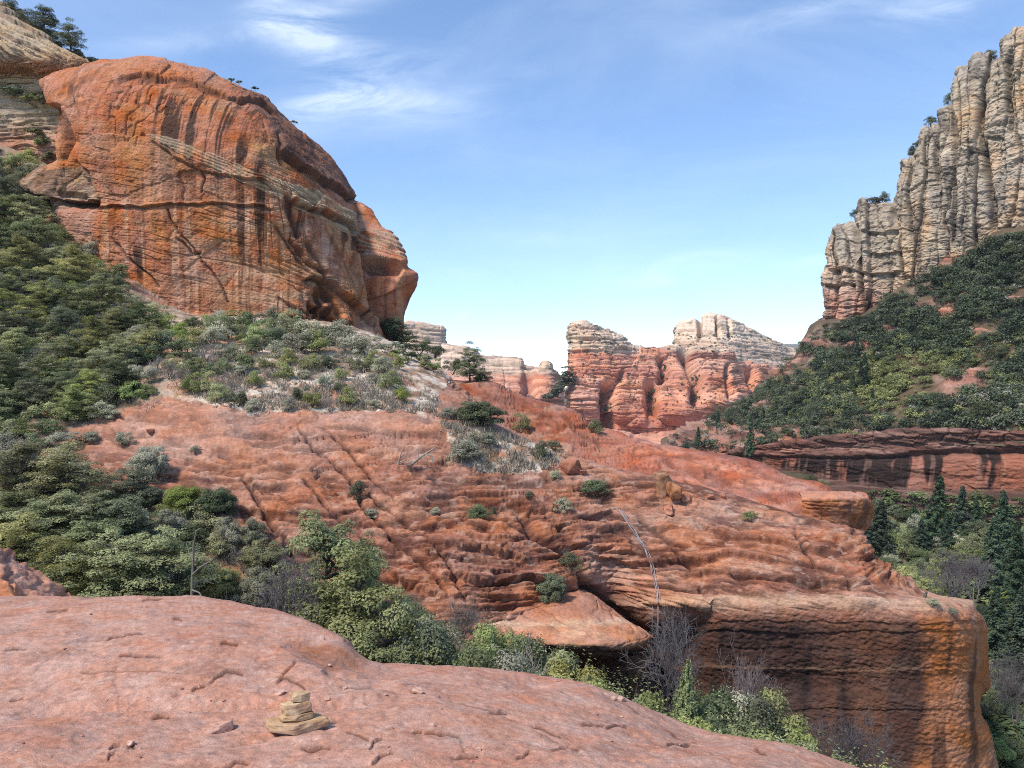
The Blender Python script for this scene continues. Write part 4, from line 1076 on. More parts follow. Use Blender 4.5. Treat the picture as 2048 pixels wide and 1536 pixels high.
def wall_disp(q):
    x, y, z, px, py = q['x'], q['y'], q['z'], q['px'], q['py']
    n = len(x)
    w2 = fbm(x * 0.05, y * 0.05, z * 0.15, 3)
    zz = z + 0.02 * x + 0.12 * w2
    fa, ja = facet(px * 0.085 / 5, zz / 0.9, 14); fb, jb = facet(px * 0.085 / 2, zz / 0.35, 15)
    brow = np.interp(px, [1450, 1504, 1560, 1664, 1760, 1870, 2048, 2400], [905, 908, 912, 912, 908, 898, 898, 898])
    wy = py + 3 * pn(x * 0.3, y * 0.3, z * 0.5)
    up = ss(3, -3, wy - brow)
    cre = lines(x, y, zz, 0.04, 1.6, 0.10)
    h = 0.5 * w2 + up * (0.5 * fa + 0.3 * fb - 0.2 * ja + 0.3) * q['st'] + (1 - up) * (0.25 * fa + 0.12 * fb) + 0.15 * fbm(x * 0.8, y * 0.8, z * 2, 3)
    h = h - 1.1 * ss(0, 3, wy - brow) * np.exp(-np.maximum(wy - brow, 0) / 30)
    c = base_col(n, (0.25, 0.11, 0.08))
    st = fbm(x * 0.05, y * 0.05, zz * 1.5, 3)
    c = mixc(c, (0.38, 0.22, 0.17), 0.7 * ss(0, 0.4, st)); c = mixc(c, (0.08, 0.04, 0.035), 0.6 * ja); c = mixc(c, (0.13, 0.075, 0.06), 0.8 * ss(0, 0.4, -st)); c = mixc(c, (0.09, 0.05, 0.045), 0.7 * cre)
    lo = ss(0, 3, wy - brow)
    sv = fbm(x * 0.35, y * 0.2, z * 0.01, 4, 0.65)
    wc = mixc(base_col(n, (0.36, 0.13, 0.075)), (0.04, 0.024, 0.022), ss(-0.26, 0.02, sv - 0.30 * (wy - brow) / 60 * ss(-0.3, 0.3, fbm(x * 0.1 + 3, y * 0.1, z * 0.02, 2)) + 0.10 + 0.25 * fbm(x * 0.07, y * 0.05, z * 0.02, 2) - 0.12 * ss(1780, 1900, px)))
    wc = mixc(wc, (0.40, 0.23, 0.17), 0.3 * ss(0.34, 0.48, fbm(x * 0.9 + 5, y * 0.4, z * 0.02, 2)))
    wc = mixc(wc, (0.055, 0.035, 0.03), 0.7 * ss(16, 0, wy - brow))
    bl = np.interp(px, [1450, 1504, 1646, 1780, 2048, 2400], [925, 926, 957, 980, 984, 984])
    base = ss(-10, 4, wy - bl)
    wc = mixc(wc, mixc(base_col(n, (0.10, 0.055, 0.045)), (0.22, 0.13, 0.10), ss(0, 0.4, fbm(x * 0.05, y * 0.05, z * 1.5, 3))), base)
    c = mixc(c, wc, lo) * 0.82
    return h, c


tp = [(1330, 892, 175), (1430, 908, 158), (1504, 893, 150), (1560, 886, 146), (1646, 877, 141), (1740, 867, 136), (1825, 859, 131), (1940, 860, 126), (2048, 864, 121), (2250, 862, 113), (2600, 850, 104)]
bs_ = [(1330, 925, 175), (1430, 930, 158), (1504, 930, 150), (1560, 938, 146), (1646, 957, 141), (1740, 972, 136), (1825, 980, 131), (1940, 983, 126), (2048, 985, 121), (2250, 985, 113), (2600, 985, 104)]
rows = [[(p[0], p[1] + 130, p[2] - 4) for p in bs_], [(p[0], p[1] + 45, p[2] - 4) for p in bs_], [(p[0], p[1] + 14, p[2] - 3) for p in bs_], bs_,
        [(a[0], a[1] * 0.45 + b[1] * 0.55, a[2] - 0.5) for a, b in zip(tp, bs_)], [(a[0], a[1] * 0.75 + b[1] * 0.25, a[2] + 0.5) for a, b in zip(tp, bs_)],
        tp, [(p[0], p[1] - 6, p[2] + 8) for p in tp], [(p[0], p[1] - 2, p[2] + 20) for p in tp]]
patch('streaked_wall', rows, 620, 240, wall_disp, M_CLIFF, 'low canyon wall streaked black, white and red below the wooded slope', 'cliff', key='wall')


def wood_disp(q):
    x, y, z, px, py = q['x'], q['y'], q['z'], q['px'], q['py']
    n = len(x)
    w = fbm(x * 0.05, y * 0.05, z * 0.08, 4)
    wx = px + 8 * w + 5 * pn(x * 0.3, y * 0.3, z * 0.3); wy = py + 6 * pn(x * 0.2, y * 0.2 + 4, z * 0.2)
    rk = np.zeros(n, np.float32)
    for e in WOOD_ROCKS:
        rk = np.maximum(rk, ell(wx, wy, *e, 0.6))
    rk = np.maximum(rk, 0.9 * inpoly(wx, wy, [(1340, 895), (1380, 850), (1450, 845), (1500, 860), (1530, 880), (1650, 860), (1660, 900), (1340, 930)]))
    zz = z + 0.03 * x + 0.5 * w
    h = 2.2 * w + 0.5 * fbm(x * 0.3, y * 0.3, z * 0.3, 3) + rk * (1.2 * terr(zz * 0.5, 2) + 0.6 * terr(zz * 1.3, 2))
    c = base_col(n, (0.115, 0.085, 0.055))
    c = mixc(c, (0.23, 0.16, 0.115), ss(0.1, 0.5, fbm(x * 0.12, y * 0.12, z * 0.2, 4)))
    rc = mixc(base_col(n, (0.33, 0.16, 0.115)), (0.16, 0.08, 0.065), ss(0, 0.4, fbm(x * 0.04, y * 0.04, zz * 1.2, 3)))
    rc = mixc(rc, (0.46, 0.30, 0.23), 0.6 * ss(0, 0.4, fbm(x * 0.06 + 4, y * 0.06, zz * 0.9, 3)))
    c = mixc(c, rc, rk)
    return h, c


WOOD_ROCKS = [(1940, 745, 26, 12, -0.5), (1925, 775, 40, 16, 0.0), (1905, 790, 18, 10, 0), (1715, 695, 34, 10, -0.3), (1600, 720, 30, 9, -0.3), (1895, 630, 28, 10, -0.7), (1605, 780, 12, 7, 0), (1960, 665, 20, 8, 0),
              (1560, 750, 20, 10, -0.6), (1850, 615, 18, 9, -0.6), (1530, 810, 18, 7, 0), (1900, 520, 25, 10, -0.6), (2030, 600, 25, 8, -0.3), (1640, 690, 24, 7, 0), (1780, 660, 14, 6, 0)]
tpw = [(1325, 882, 200), (1345, 872, 199), (1430, 832, 198), (1500, 793, 196), (1560, 738, 194), (1600, 692, 192), (1643, 648, 190), (1734, 628, 184), (1816, 560, 178), (1910, 519, 172), (2004, 467, 165), (2100, 445, 158), (2300, 400, 148), (2600, 360, 140)]
btw = [(1325, 905, 182), (1345, 905, 176), (1430, 906, 160), (1500, 892, 152), (1560, 886, 148), (1600, 881, 145), (1643, 876, 143), (1734, 866, 138), (1816, 859, 133), (1910, 858, 129), (2004, 862, 124), (2100, 862, 120), (2300, 862, 113), (2600, 850, 106)]
rows = [[(p[0], p[1] + 30, p[2] - 1) for p in btw], btw, [(a[0] * 0.33 + b[0] * 0.67, a[1] * 0.33 + b[1] * 0.67 + 3, a[2] * 0.33 + b[2] * 0.67) for a, b in zip(tpw, btw)],
        [(a[0] * 0.67 + b[0] * 0.33, a[1] * 0.67 + b[1] * 0.33 + 3, a[2] * 0.67 + b[2] * 0.33) for a, b in zip(tpw, btw)], tpw,
        [(p[0], p[1] + 4, p[2] + 14) for p in tpw], [(p[0], p[1] + 120, p[2] + 60) for p in tpw]]
patch('wooded_slope', rows, 420, 260, wood_disp, M_CLIFF, 'steep scrub covered slope beneath the grey cliff across the canyon', 'hillside', key='wood')


def grey_disp(q):
    x, y, z, px, py = q['x'], q['y'], q['z'], q['px'], q['py']
    n = len(x)
    w1 = fbm(x * 0.04, y * 0.04, z * 0.03, 3); w2 = fbm(x * 0.15, y * 0.15, z * 0.12, 3)
    wx = px + 6 * w2; wy = py + 5 * pn(x * 0.2, y * 0.2, z * 0.2)
    s = px * 0.021 + 0.05 * w2 + 0.18 * w1 + 0.0012 * (py - 400)
    # joint-bounded pillars
    jn = pn(s * 1.0, 0 * s + 3.3, z * 0.012) + 0.5 * pn(s * 2.1 + 7, 0 * s, z * 0.02)
    jl = np.exp(-(jn / 0.10) ** 2)
    pil = np.abs(jn)
    zz = z + 0.05 * x + 0.7 * w2
    t1 = zz * 0.25 + 0.3 * w2 + 1.3 * pn(s * 1.2, 0 * s, 0 * s + 4.4); t2 = zz * 0.7 + 0.4 * w2 + 1.5 * pn(s * 2.3, 0 * s, 0 * s + 1.4)
    cre = lines(x, y, zz + 2 * pn(s * 1.3, 0 * s, 0 * s), 0.05, 0.5, 0.07); cre2 = lines(x, y, zz + 9, 0.06, 1.4, 0.10)
    bk = ss(-0.3, 0.3, fbm(x * 0.08, y * 0.08, z * 0.1 + 4, 2))
    s2 = s * 0.85 + 0.45 * pn(s * 0.9, 0 * s + 8.1, z * 0.03) + 0.06 * pn(x * 0.3, y * 0.3, z * 0.25)
    ce = np.floor(s2); fe = s2 - ce
    h1 = np.abs(np.sin(ce * 12.9898) * 43758.5453) % 1; h2 = np.abs(np.sin(ce * 78.233 + 3) * 12543.123) % 1
    edge = np.minimum(fe, 1 - fe)
    jl = np.exp(-(edge / 0.035) ** 2) * (0.45 + 0.55 * h2)
    zl = zz * (0.16 + 0.06 * h1) + 3 * h2 + 0.15 * w2
    cz = np.floor(zl); fz_ = zl - cz
    h3 = np.abs(np.sin(ce * 3.17 + cz * 41.7) * 9631.77) % 1
    hz = np.exp(-(np.minimum(fz_, 1 - fz_) / 0.05) ** 2) * (h3 > 0.35)
    s3 = s * 5.3 + 0.5 * pn(s * 2, 0 * s + 1.1, z * 0.05); j3 = np.abs(s3 - np.floor(s3) - 0.5); j3 = np.exp(-((0.5 - j3) / 0.06) ** 2) * ss(-0.1, 0.3, fbm(x * 0.1, y * 0.1, z * 0.08, 2))
    lat = (px - 1640) * 0.11
    fa, ja = facet(lat / 4.5 + 0.2 * w2, zz / 18, 11); fb, jb = facet(lat / 2.6 + 0.3 * w2, zz / 5, 12); fc, jc = facet(lat / 2.0, zz / 0.7, 13)
    h = 0.6 * w1 + 1.7 * (h1 - 0.5) * ss(0, 0.04, edge) + 0.45 * (h3 - 0.5) * ss(0, 0.05, np.minimum(edge, fz_)) - 1.4 * jl - 0.3 * hz - 0.1 * j3 + 0.12 * terr(t2, 2) - 0.18 * cre - 0.12 * cre2 * bk + 0.3 * fbm(x * 0.2, y * 0.2, z * 0.16, 3) + 1.0 * fa + 0.4 * fb + 0.22 * fc - 0.5 * ja - 0.1 * jb + 0.35 * fbm(x * 0.5, y * 0.5, z * 1.0, 4) + 0.15 * fbm(x * 1.6, y * 1.6, z * 3, 3)
    crk = np.zeros(n, np.float32)
    for pts, ww, dd in ((((1712, 440), (1716, 520), (1728, 600), (1732, 640)), 5, 3.0), (((1782, 390), (1795, 470), (1806, 540), (1816, 568)), 4, 2.5), (((1965, 170), (1960, 260), (1972, 340), (1985, 420), (1990, 470)), 7, 3.5), (((2022, 90), (2015, 200), (2024, 270)), 5, 2.5),
                        (((1905, 190), (1910, 300), (1912, 420), (1905, 500)), 5, 2.5), (((1875, 230), (1870, 330), (1880, 400)), 4, 2), (((1822, 310), (1818, 400), (1830, 480)), 4, 2), (((1847, 265), (1850, 340)), 4, 1.6), (((1690, 470), (1700, 540), (1712, 600)), 4, 1.2)):
        g = groove(wx, wy, pts, ww, 1.0); h = h + 0.7 * dd * g; crk = np.maximum(crk, -g)
    for pts, ww, dd in ((((1650, 537), (1690, 535), (1730, 545), (1810, 540)), 7, 1.6), (((1645, 568), (1690, 566), (1715, 572)), 6, 1.5), (((1650, 612), (1690, 612), (1730, 608)), 5, 0.8), (((1720, 465), (1760, 462), (1800, 460)), 5, 1.2), (((1720, 500), (1760, 508), (1810, 500)), 6, 1.2)):
        h = h + ledge(wx, wy, pts, ww, dd, 3)
    c = base_col(n, (0.40, 0.335, 0.26))
    c = mixc(c, (0.25, 0.215, 0.18), 0.8 * ss(0.02, 0.42, fbm(x * 0.18, y * 0.15, z * 0.05, 4)))
    c = mixc(c, (0.52, 0.36, 0.225), 0.8 * ss(-0.05, 0.35, fbm(x * 0.12 + 9, y * 0.1, z * 0.05, 4) + 0.25 * ell(wx, wy, 2010, 400, 60, 90, 0, 0.6)))
    c = mixc(c, (0.50, 0.44, 0.34), 0.5 * ss(0.05, 0.4, fbm(x * 0.05, y * 0.05, zz * 0.7, 3)))
    c = mixc(c, (0.46, 0.225, 0.155), 0.9 * ss(545, 590, wy + 10 * w2) * ss(1790, 1730, wx))
    c = mixc(c, (0.50, 0.37, 0.27), 0.6 * ss(500, 540, wy) * ss(600, 570, wy) * ss(1790, 1730, wx))
    c = mixc(c, (0.13, 0.115, 0.10), 0.7 * ss(0.15, 0.5, fbm(x * 0.4, y * 0.3, z * 0.045, 3)))
    c = mixc(c, (0.07, 0.06, 0.05), 0.72 * np.clip(np.maximum(np.maximum(crk * 1.0, np.maximum(jl * 0.8, np.maximum(j3 * 0.1, ja * 0.45))), np.maximum(0.6 * cre, 0.5 * hz)), 0, 1))
    return h, c


def build_grey():
    base = [(1643, 652), (1687, 668), (1734, 642), (1778, 606), (1816, 574), (1862, 550), (1910, 533), (1945, 513), (2004, 481), (2048, 474), (2150, 440), (2400, 380)]
    top = [(1660, 474), (1690, 452), (1722, 408), (1775, 400), (1806, 318), (1848, 256), (1910, 182), (1945, 144), (1998, 84), (2040, 56), (2150, -30), (2400, -200)]
    db = [190, 187, 184, 181, 178, 175, 172, 169.5, 165, 162, 155, 142]
    T = np.linspace(0, 1, 8)
    over = [0, -0.5, -0.4, 0.0, 0.5, 1.0, 2.0, 4.5]
    fine = [(1660, 474), (1683, 455), (1713, 444), (1719, 414), (1736, 398), (1776, 401), (1789, 386), (1800, 322), (1832, 312), (1836, 290), (1846, 258), (1872, 248), (1878, 224), (1906, 206), (1911, 180), (1920, 152), (1944, 146), (1956, 118), (1986, 116), (1997, 108), (1999, 78), (2020, 66), (2027, 56), (2060, 52), (2080, 20), (2150, -30), (2400, -200)]
    bx = [b[0] for b in base]; by = [b[1] for b in base]
    bpx = np.interp([f[0] for f in fine], [1660, 1717, 1776, 1846, 1920, 2000, 2050, 2400], [1643, 1705, 1770, 1846, 1920, 2000, 2050, 2400])
    bpx[0] = 1643
    cols = [((float(b), float(np.interp(b, bx, by))), t_, float(np.interp(b, bx, db))) for b, t_ in zip(bpx, fine)]
    le = [(1643, 652), (1649, 615), (1645, 586), (1645, 553), (1657, 533), (1652, 504), (1655, 485), (1662, 473)]
    rows = []
    for k, t in enumerate(T):
        row = []
        for i, (b_, t_, dd_) in enumerate(cols):
            X, Y = (b_[0] + (t_[0] - b_[0]) * t ** 1.15, b_[1] + (t_[1] - b_[1]) * t) if i else le[k]
            row.append((X, Y, dd_ + over[k]))
        e = row[0]
        row = [(e[0] + 40, e[1] + 4, e[2] + 26), (e[0] + 6, e[1] + 2, e[2] + 6)] + row
        rows.append(row)
    b0 = [(p[0], p[1] + 60, p[2]) for p in rows[0]]
    rows = [b0] + rows + [[(p[0] + 4, p[1] + 14, p[2] + 12) for p in rows[-1]], [(p[0] + 20, p[1] + 60, p[2] + 40) for p in rows[-1]]]
    patch('grey_cliff', rows, 620, 620, grey_disp, M_CLIFF, 'tall jointed grey and buff cliff stepping up on the far side of the canyon', 'cliff', key='grey')


build_grey()


# ------------------------------------------------------------------ far buttes and mesas
def far_disp(redtop, creamtop, rib, dmin, seed, alcoves=()):
    def f(q):
        x, y, z, px, py = q['x'], q['y'], q['z'], q['px'], q['py']
        n = len(x); k = 450.0 / dmin
        x, y, z = x * k + seed, y * k, z * k
        w1 = fbm(x * 0.015, y * 0.015, z * 0.02, 3); w2 = fbm(x * 0.06, y * 0.06, z * 0.06, 3)
        wx = px + 2.5 * w2; wy = py + 2 * pn(x * 0.1, y * 0.1, z * 0.1)
        zz = z + 0.04 * x + 1.0 * w2
        cre = lines(x, y, zz, 0.01, 0.30, 0.09); cre2 = lines(x, y, zz + 9, 0.02, 0.7, 0.1)
        rb = pn(x * 0.05 + 2 * w1, 0 * x + seed, z * 0.004) + 0.5 * pn(x * 0.13, 0 * x, z * 0.006)
        lat = px * 0.27
        fa, ja = facet(lat / 15 + 0.2 * w2, zz / 11, 16 + int(seed)); fb, jb = facet(lat / 5 + 0.2 * w2, zz / 3.2, 17 + int(seed)); fc, jc = facet(lat / 2, zz / 1.3, 18)
        h = (1.6 * w1 + 0.5 * w2 + rib * (1.2 * np.abs(rb) + 2.4 * fa + 1.1 * fb + 0.4 * fc - 0.5 * ja) + 1.4 * terr(zz * 0.14, 2) + 0.7 * terr(zz * 0.42, 2) - 1.2 * cre - 0.7 * cre2 + 0.5 * fbm(x * 0.2, y * 0.2, z * 0.5, 4)) / k * (0.75 if dmin < 500 else 0.5)
        al = np.zeros(n, np.float32)
        for pts, ww, dd in alcoves:
            g = groove(wx, wy, pts, ww, 1.0, False); h = h + dd * g / k; al = np.maximum(al, -g)
        c = base_col(n, (0.50, 0.215, 0.12))
        st = fbm(x * 0.01, y * 0.01, zz * 0.28, 3)
        c = mixc(c, (0.56, 0.29, 0.19), 0.85 * ss(0, 0.4, st)); c = mixc(c, (0.33, 0.125, 0.09), 0.7 * ss(0, 0.4, -st))
        c = mixc(c, (0.30, 0.125, 0.10), 0.5 * ss(0.1, 0.5, fbm(x * 0.2, y * 0.1, z * 0.012, 3)))
        cr = ss(redtop + 7, redtop - 7, wy + 6 * w2)
        cc = mixc(base_col(n, (0.54, 0.40, 0.29)), (0.31, 0.22, 0.165), 0.8 * ss(0.0, 0.35, fbm(x * 0.015, y * 0.015, zz * 0.4 + 6, 3)))
        cc = mixc(cc, (0.62, 0.50, 0.38), ss(creamtop + 8, creamtop - 8, wy) * 0.7)
        cc = mixc(cc, (0.10, 0.10, 0.06), 0.6 * ss(0.25, 0.5, fbm(x * 0.12, y * 0.12, z * 0.2, 3)))
        c = mixc(c, cc, cr)
        c = mixc(c, (0.16, 0.075, 0.06), 0.6 * np.clip(cre * 0.8, 0, 1) + 0.0 * al) * 1.15
        return h, c
    return f


def far_patch(name, top, base, d, curve, disp, label, nu, nv, key, cat='butte', back=60, setback=0.04, prof=None):
    """top and base outlines left to right; curve: extra distance per column"""
    T = np.linspace(0, 1, 6)
    prof = prof or [0, -0.2, 0.2, 0.6, 1.0, 1.6]
    rows = []
    for k, t in enumerate(T):
        row = []
        for i in range(len(top)):
            X = base[i][0] + (top[i][0] - base[i][0]) * t; Y = base[i][1] + (top[i][1] - base[i][1]) * t
            row.append((X, Y, d + curve[i] + prof[k] * setback * d))
        e, g = row[0], row[-1]
        rows.append([(e[0] + 8, e[1] + 2, e[2] + back), ] + row + [(g[0] - 8, g[1] + 2, g[2] + back)])
    rows = [[(p[0], p[1] + 70, p[2] - 2) for p in rows[0]]] + rows + [[(p[0], p[1] + 3, p[2] + back * 0.5) for p in rows[-1]], [(p[0], p[1] + 60, p[2] + back * 1.5) for p in rows[-1]]]
    return patch(name, rows, nu, nv, disp, M_FAR, label, cat, key=key, stride=4)


far_patch('red_mesa', [(1138, 676), (1147, 649), (1161, 643), (1182, 648), (1214, 661), (1243, 680), (1273, 698), (1314, 704), (1343, 694), (1372, 692), (1402, 695), (1440, 697), (1463, 703), (1478, 724), (1533, 736), (1545, 752)],
          [(1135, 830), (1145, 832), (1165, 840), (1190, 850), (1214, 858), (1243, 864), (1273, 868), (1310, 868), (1343, 862), (1372, 850), (1402, 840), (1440, 830), (1463, 820), (1485, 808), (1515, 795), (1545, 790)], 430,
          [14, 4, 0, 0, 2, 4, 6, 6, 8, 8, 10, 14, 18, 26, 40, 60],
          far_disp(703, 600, 1.2, 430, 3.0, (([(1216, 780), (1214, 830), (1218, 862)], 11, 16), ([(1302, 775), (1304, 800), (1306, 835)], 11, 14), ([(1322, 720), (1332, 745), (1320, 760)], 8, 9),
                                               ([(1370, 705), (1385, 735), (1395, 760), (1392, 800)], 11, 14), ([(1458, 730), (1458, 770), (1462, 800)], 5, 8), ([(1500, 745), (1505, 775)], 8, 8), ([(1245, 745), (1240, 760), (1220, 778)], 6, 5))),
          'red mesa with deep shadowed alcoves in the middle distance', 560, 330, 'mesa')
far_patch('red_mesa_foot', [(1160, 850), (1200, 858), (1240, 862), (1290, 870), (1330, 866), (1380, 860), (1420, 850)], [(1140, 905), (1200, 905), (1240, 905), (1290, 905), (1330, 905), (1380, 905), (1420, 905)], 360,
          [10, 4, 0, 0, 4, 10, 20], far_disp(600, 500, 0.4, 360, 9.0, (([(1268, 876), (1264, 890)], 6, 6),)), 'low banded red shelf at the foot of the alcoved mesa', 260, 90, 'foot', cat='rock shelf', setback=0.10)
far_patch('white_mesa', [(1350, 662), (1361, 645), (1397, 638), (1403, 632), (1431, 629), (1460, 636), (1489, 654), (1519, 671), (1554, 686), (1577, 698), (1610, 712)],
          [(1350, 720), (1361, 725), (1390, 735), (1405, 740), (1435, 745), (1465, 750), (1500, 755), (1530, 758), (1560, 760), (1590, 760), (1620, 760)], 580,
          [10, 2, 0, 0, 0, 4, 14, 26, 40, 54, 70], far_disp(735, 682, 1.0, 580, 21.0, (([(1400, 640), (1400, 672)], 4, 10), ([(1435, 635), (1437, 672)], 3, 7), ([(1457, 640), (1460, 675)], 3, 6))), 'white capped mesa behind the alcoved red mesa', 330, 200, 'white', cat='mesa')
far_patch('banded_mesa', [(885, 690), (905, 692), (930, 695), (972, 711), (1010, 713), (1040, 717), (1050, 731), (1074, 733), (1084, 725), (1099, 727), (1110, 742), (1122, 760)],
          [(885, 800), (905, 800), (930, 800), (972, 805), (1010, 808), (1040, 810), (1055, 812), (1074, 812), (1084, 812), (1099, 812), (1115, 812), (1130, 812)], 680,
          [0, 0, 0, 4, 6, 8, 8, 10, 10, 12, 20, 40], far_disp(748, 700, 0.9, 680, 33.0, (([(1055, 765), (1060, 790)], 10, 9),)), 'cream and red banded mesa in the gap behind the ridge', 300, 200, 'banded', cat='mesa')
far_patch('pale_mesa', [(770, 652), (807, 647), (820, 644), (862, 649), (884, 656), (890, 672)], [(770, 760), (807, 760), (820, 760), (862, 760), (884, 755), (896, 750)], 1100,
          [0, 0, 0, 4, 10, 30], far_disp(760, 640, 0.8, 1100, 41.0), 'small flat pale mesa beside the butte, farthest on the skyline', 160, 140, 'pale', cat='mesa', setback=0.01, prof=[0, 0.3, 0.6, 0.9, 1.0, 1.0])


def blue_disp(q):
    x, y, z = q['x'], q['y'], q['z']
    return 6 * fbm(x * 0.01, y * 0.01, z * 0.01, 3), base_col(len(x), (0.16, 0.17, 0.15))


far_patch('far_plateau', [(1250, 700), (1300, 696), (1330, 700), (1400, 690), (1540, 687), (1580, 686), (1620, 687), (1750, 690)], [(1250, 790), (1300, 790), (1330, 790), (1400, 790), (1540, 790), (1580, 790), (1620, 790), (1750, 790)], 1900,
          [0] * 8, blue_disp, 'blue wooded plateau on the horizon beside the white mesa', 80, 40, 'plateau', cat='plateau')


# ------------------------------------------------------------------ plants: mesh kit
def frames(nrm, r):
    t = r.normal(size=nrm.shape)
    t -= nrm * (t * nrm).sum(1, keepdims=True)
    t /= np.linalg.norm(t, axis=1, keepdims=True) + 1e-9
    return t, np.cross(nrm, t)


def leaf_quads(c, nrm, size, r, asp=0.55):
    t, b = frames(nrm, r)
    a = (size * (0.7 + 0.6 * r.random(len(c))))[:, None]
    w = a * asp
    V = np.stack([c - t * a, c + b * w - t * a * 0.1, c + t * a, c - b * w + t * a * 0.1], 1).reshape(-1, 3)
    Q = np.arange(len(V)).reshape(-1, 4)
    return V, Q


def tube(pts, rad, k=5):
    pts = np.asarray(pts, float); n = len(pts)
    d = np.gradient(pts, axis=0); d /= np.linalg.norm(d, axis=1, keepdims=True) + 1e-9
    ref = np.array([0.31, 0.9, 0.28]) if abs(d[0, 1]) < 0.9 else np.array([1.0, 0.1, 0.2])
    a = np.cross(d, ref); a /= np.linalg.norm(a, axis=1, keepdims=True) + 1e-9
    b = np.cross(d, a)
    th = np.arange(k) * 2 * math.pi / k
    V = pts[:, None, :] + np.asarray(rad)[:, None, None] * (np.cos(th)[None, :, None] * a[:, None, :] + np.sin(th)[None, :, None] * b[:, None, :])
    idx = np.arange(n * k).reshape(n, k); i2 = np.roll(idx, -1, 1)
    Q = np.stack([idx[:-1], idx[1:], i2[1:], i2[:-1]], -1).reshape(-1, 4)
    return V.reshape(-1, 3), Q


class MB:
    def __init__(self): self.V, self.Q, self.C, self.M, self.n = [], [], [], [], 0

    def add(self, V, Q, tint, mi=0):
        self.V.append(V); self.Q.append(Q + self.n); self.n += len(V)
        t = np.broadcast_to(np.asarray(tint, np.float32), (len(V),)) if np.ndim(tint) < 2 else tint
        self.C.append(np.repeat(np.asarray(t)[:, None], 3, 1)); self.M.append(np.full(len(Q), mi, np.int32))

    def mesh(self, name, mats, smooth=False):
        V, Q, C, M = np.concatenate(self.V), np.concatenate(self.Q), np.concatenate(self.C), np.concatenate(self.M)
        me = mesh_np(name, V, Q, mats[0], C, smooth)
        for m in mats[1:]: me.materials.append(m)
        if len(me.polygons) == len(M): me.polygons.foreach_set('material_index', M)
        return me


def sph(r, n):
    v = r.normal(size=(n, 3)); return v / np.linalg.norm(v, axis=1, keepdims=True)


def fol(mb, r, clumps, nleaf, leaf, up=0.45, flat=0.75, asp=0.55):
    """clumps: list of (centre, radius, tint)"""
    vol = np.array([c[1] ** 2 for c in clumps]); cnt = np.maximum(6, (nleaf * vol / vol.sum())).astype(int)
    for (c, rad, tint), k in zip(clumps, cnt):
        d = sph(r, k)
        d[:, 2] = np.where(d[:, 2] < -0.35, -d[:, 2], d[:, 2])
        rr = rad * (0.62 + 0.45 * r.random(k) ** 0.7) * (1 + 0.28 * np.sin(5 * d[:, 0] + 9 * c[0]) * np.cos(4 * d[:, 1] + 7 * c[1]))
        p = np.asarray(c) + d * rr[:, None] * np.array([1, 1, flat])
        nr = d * 0.75 + np.array([0, 0, up]) + r.normal(size=(k, 3)) * 0.32
        nr /= np.linalg.norm(nr, axis=1, keepdims=True)
        V, Q = leaf_quads(p, nr, np.full(k, leaf), r, asp)
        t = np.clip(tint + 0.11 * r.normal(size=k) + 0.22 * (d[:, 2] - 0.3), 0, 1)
        mb.add(V, Q, np.repeat(t, 4))


def shrub_mesh(seed, nclump, nleaf, leaf, mats, tall=0.9, sep=False, stems=7, crad=(0.12, 0.2)):
    """round clumpy bush one metre wide, about `tall` high"""
    r = np.random.default_rng(seed); mb = MB(); st = mb if not sep else MB()
    cl = []
    for i in range(nclump):
        a = r.random() * 6.283; q = math.sqrt(r.random()) * 0.38
        top = tall * (0.62 + 0.3 * r.random()) * math.sqrt(max(0.05, 1 - (q / 0.5) ** 2))
        z = top * (0.14 + 0.86 * r.random() ** 0.65) - 0.02
        rad = crad[0] + (crad[1] - crad[0]) * r.random()
        cl.append(((q * math.cos(a) + 0.05 * r.normal(), q * math.sin(a) + 0.05 * r.normal(), max(z, rad * 0.6)), rad, 0.25 + 0.55 * r.random()))
    fol(mb, r, cl, nleaf, leaf)
    # stray sprays breaking the outline
    k = nleaf // 12
    d = sph(r, k); d[:, 2] = np.abs(d[:, 2])
    p = d * np.array([0.5, 0.5, tall * 0.9]) * (0.80 + 0.2 * r.random((k, 1))); p[:, 2] += 0.05
    keep = fbm(p[:, 0] * 7 + seed, p[:, 1] * 7, p[:, 2] * 7, 2) > 0.1
    p, d = p[keep], d[keep]
    V, Q = leaf_quads(p, d, np.full(len(p), leaf), r); mb.add(V, Q, np.repeat(np.clip(0.6 + 0.3 * r.normal(size=len(p)), 0, 1), 4))
    for i in range(stems):
        c = cl[r.integers(len(cl))][0]
        b = np.array([0.04 * r.normal(), 0.04 * r.normal(), -0.08]); e = np.array(c)
        m = (b + e) / 2 + r.normal(size=3) * 0.04
        V, Q = tube([b, m, e], [0.016, 0.011, 0.004], 4); st.add(V, Q, 0.5, 0 if sep else 1)
    if sep:
        return mb.mesh('crown', mats[:1]), st.mesh('trunk', mats[1:2], True)
    return mb.mesh('shrub', mats)


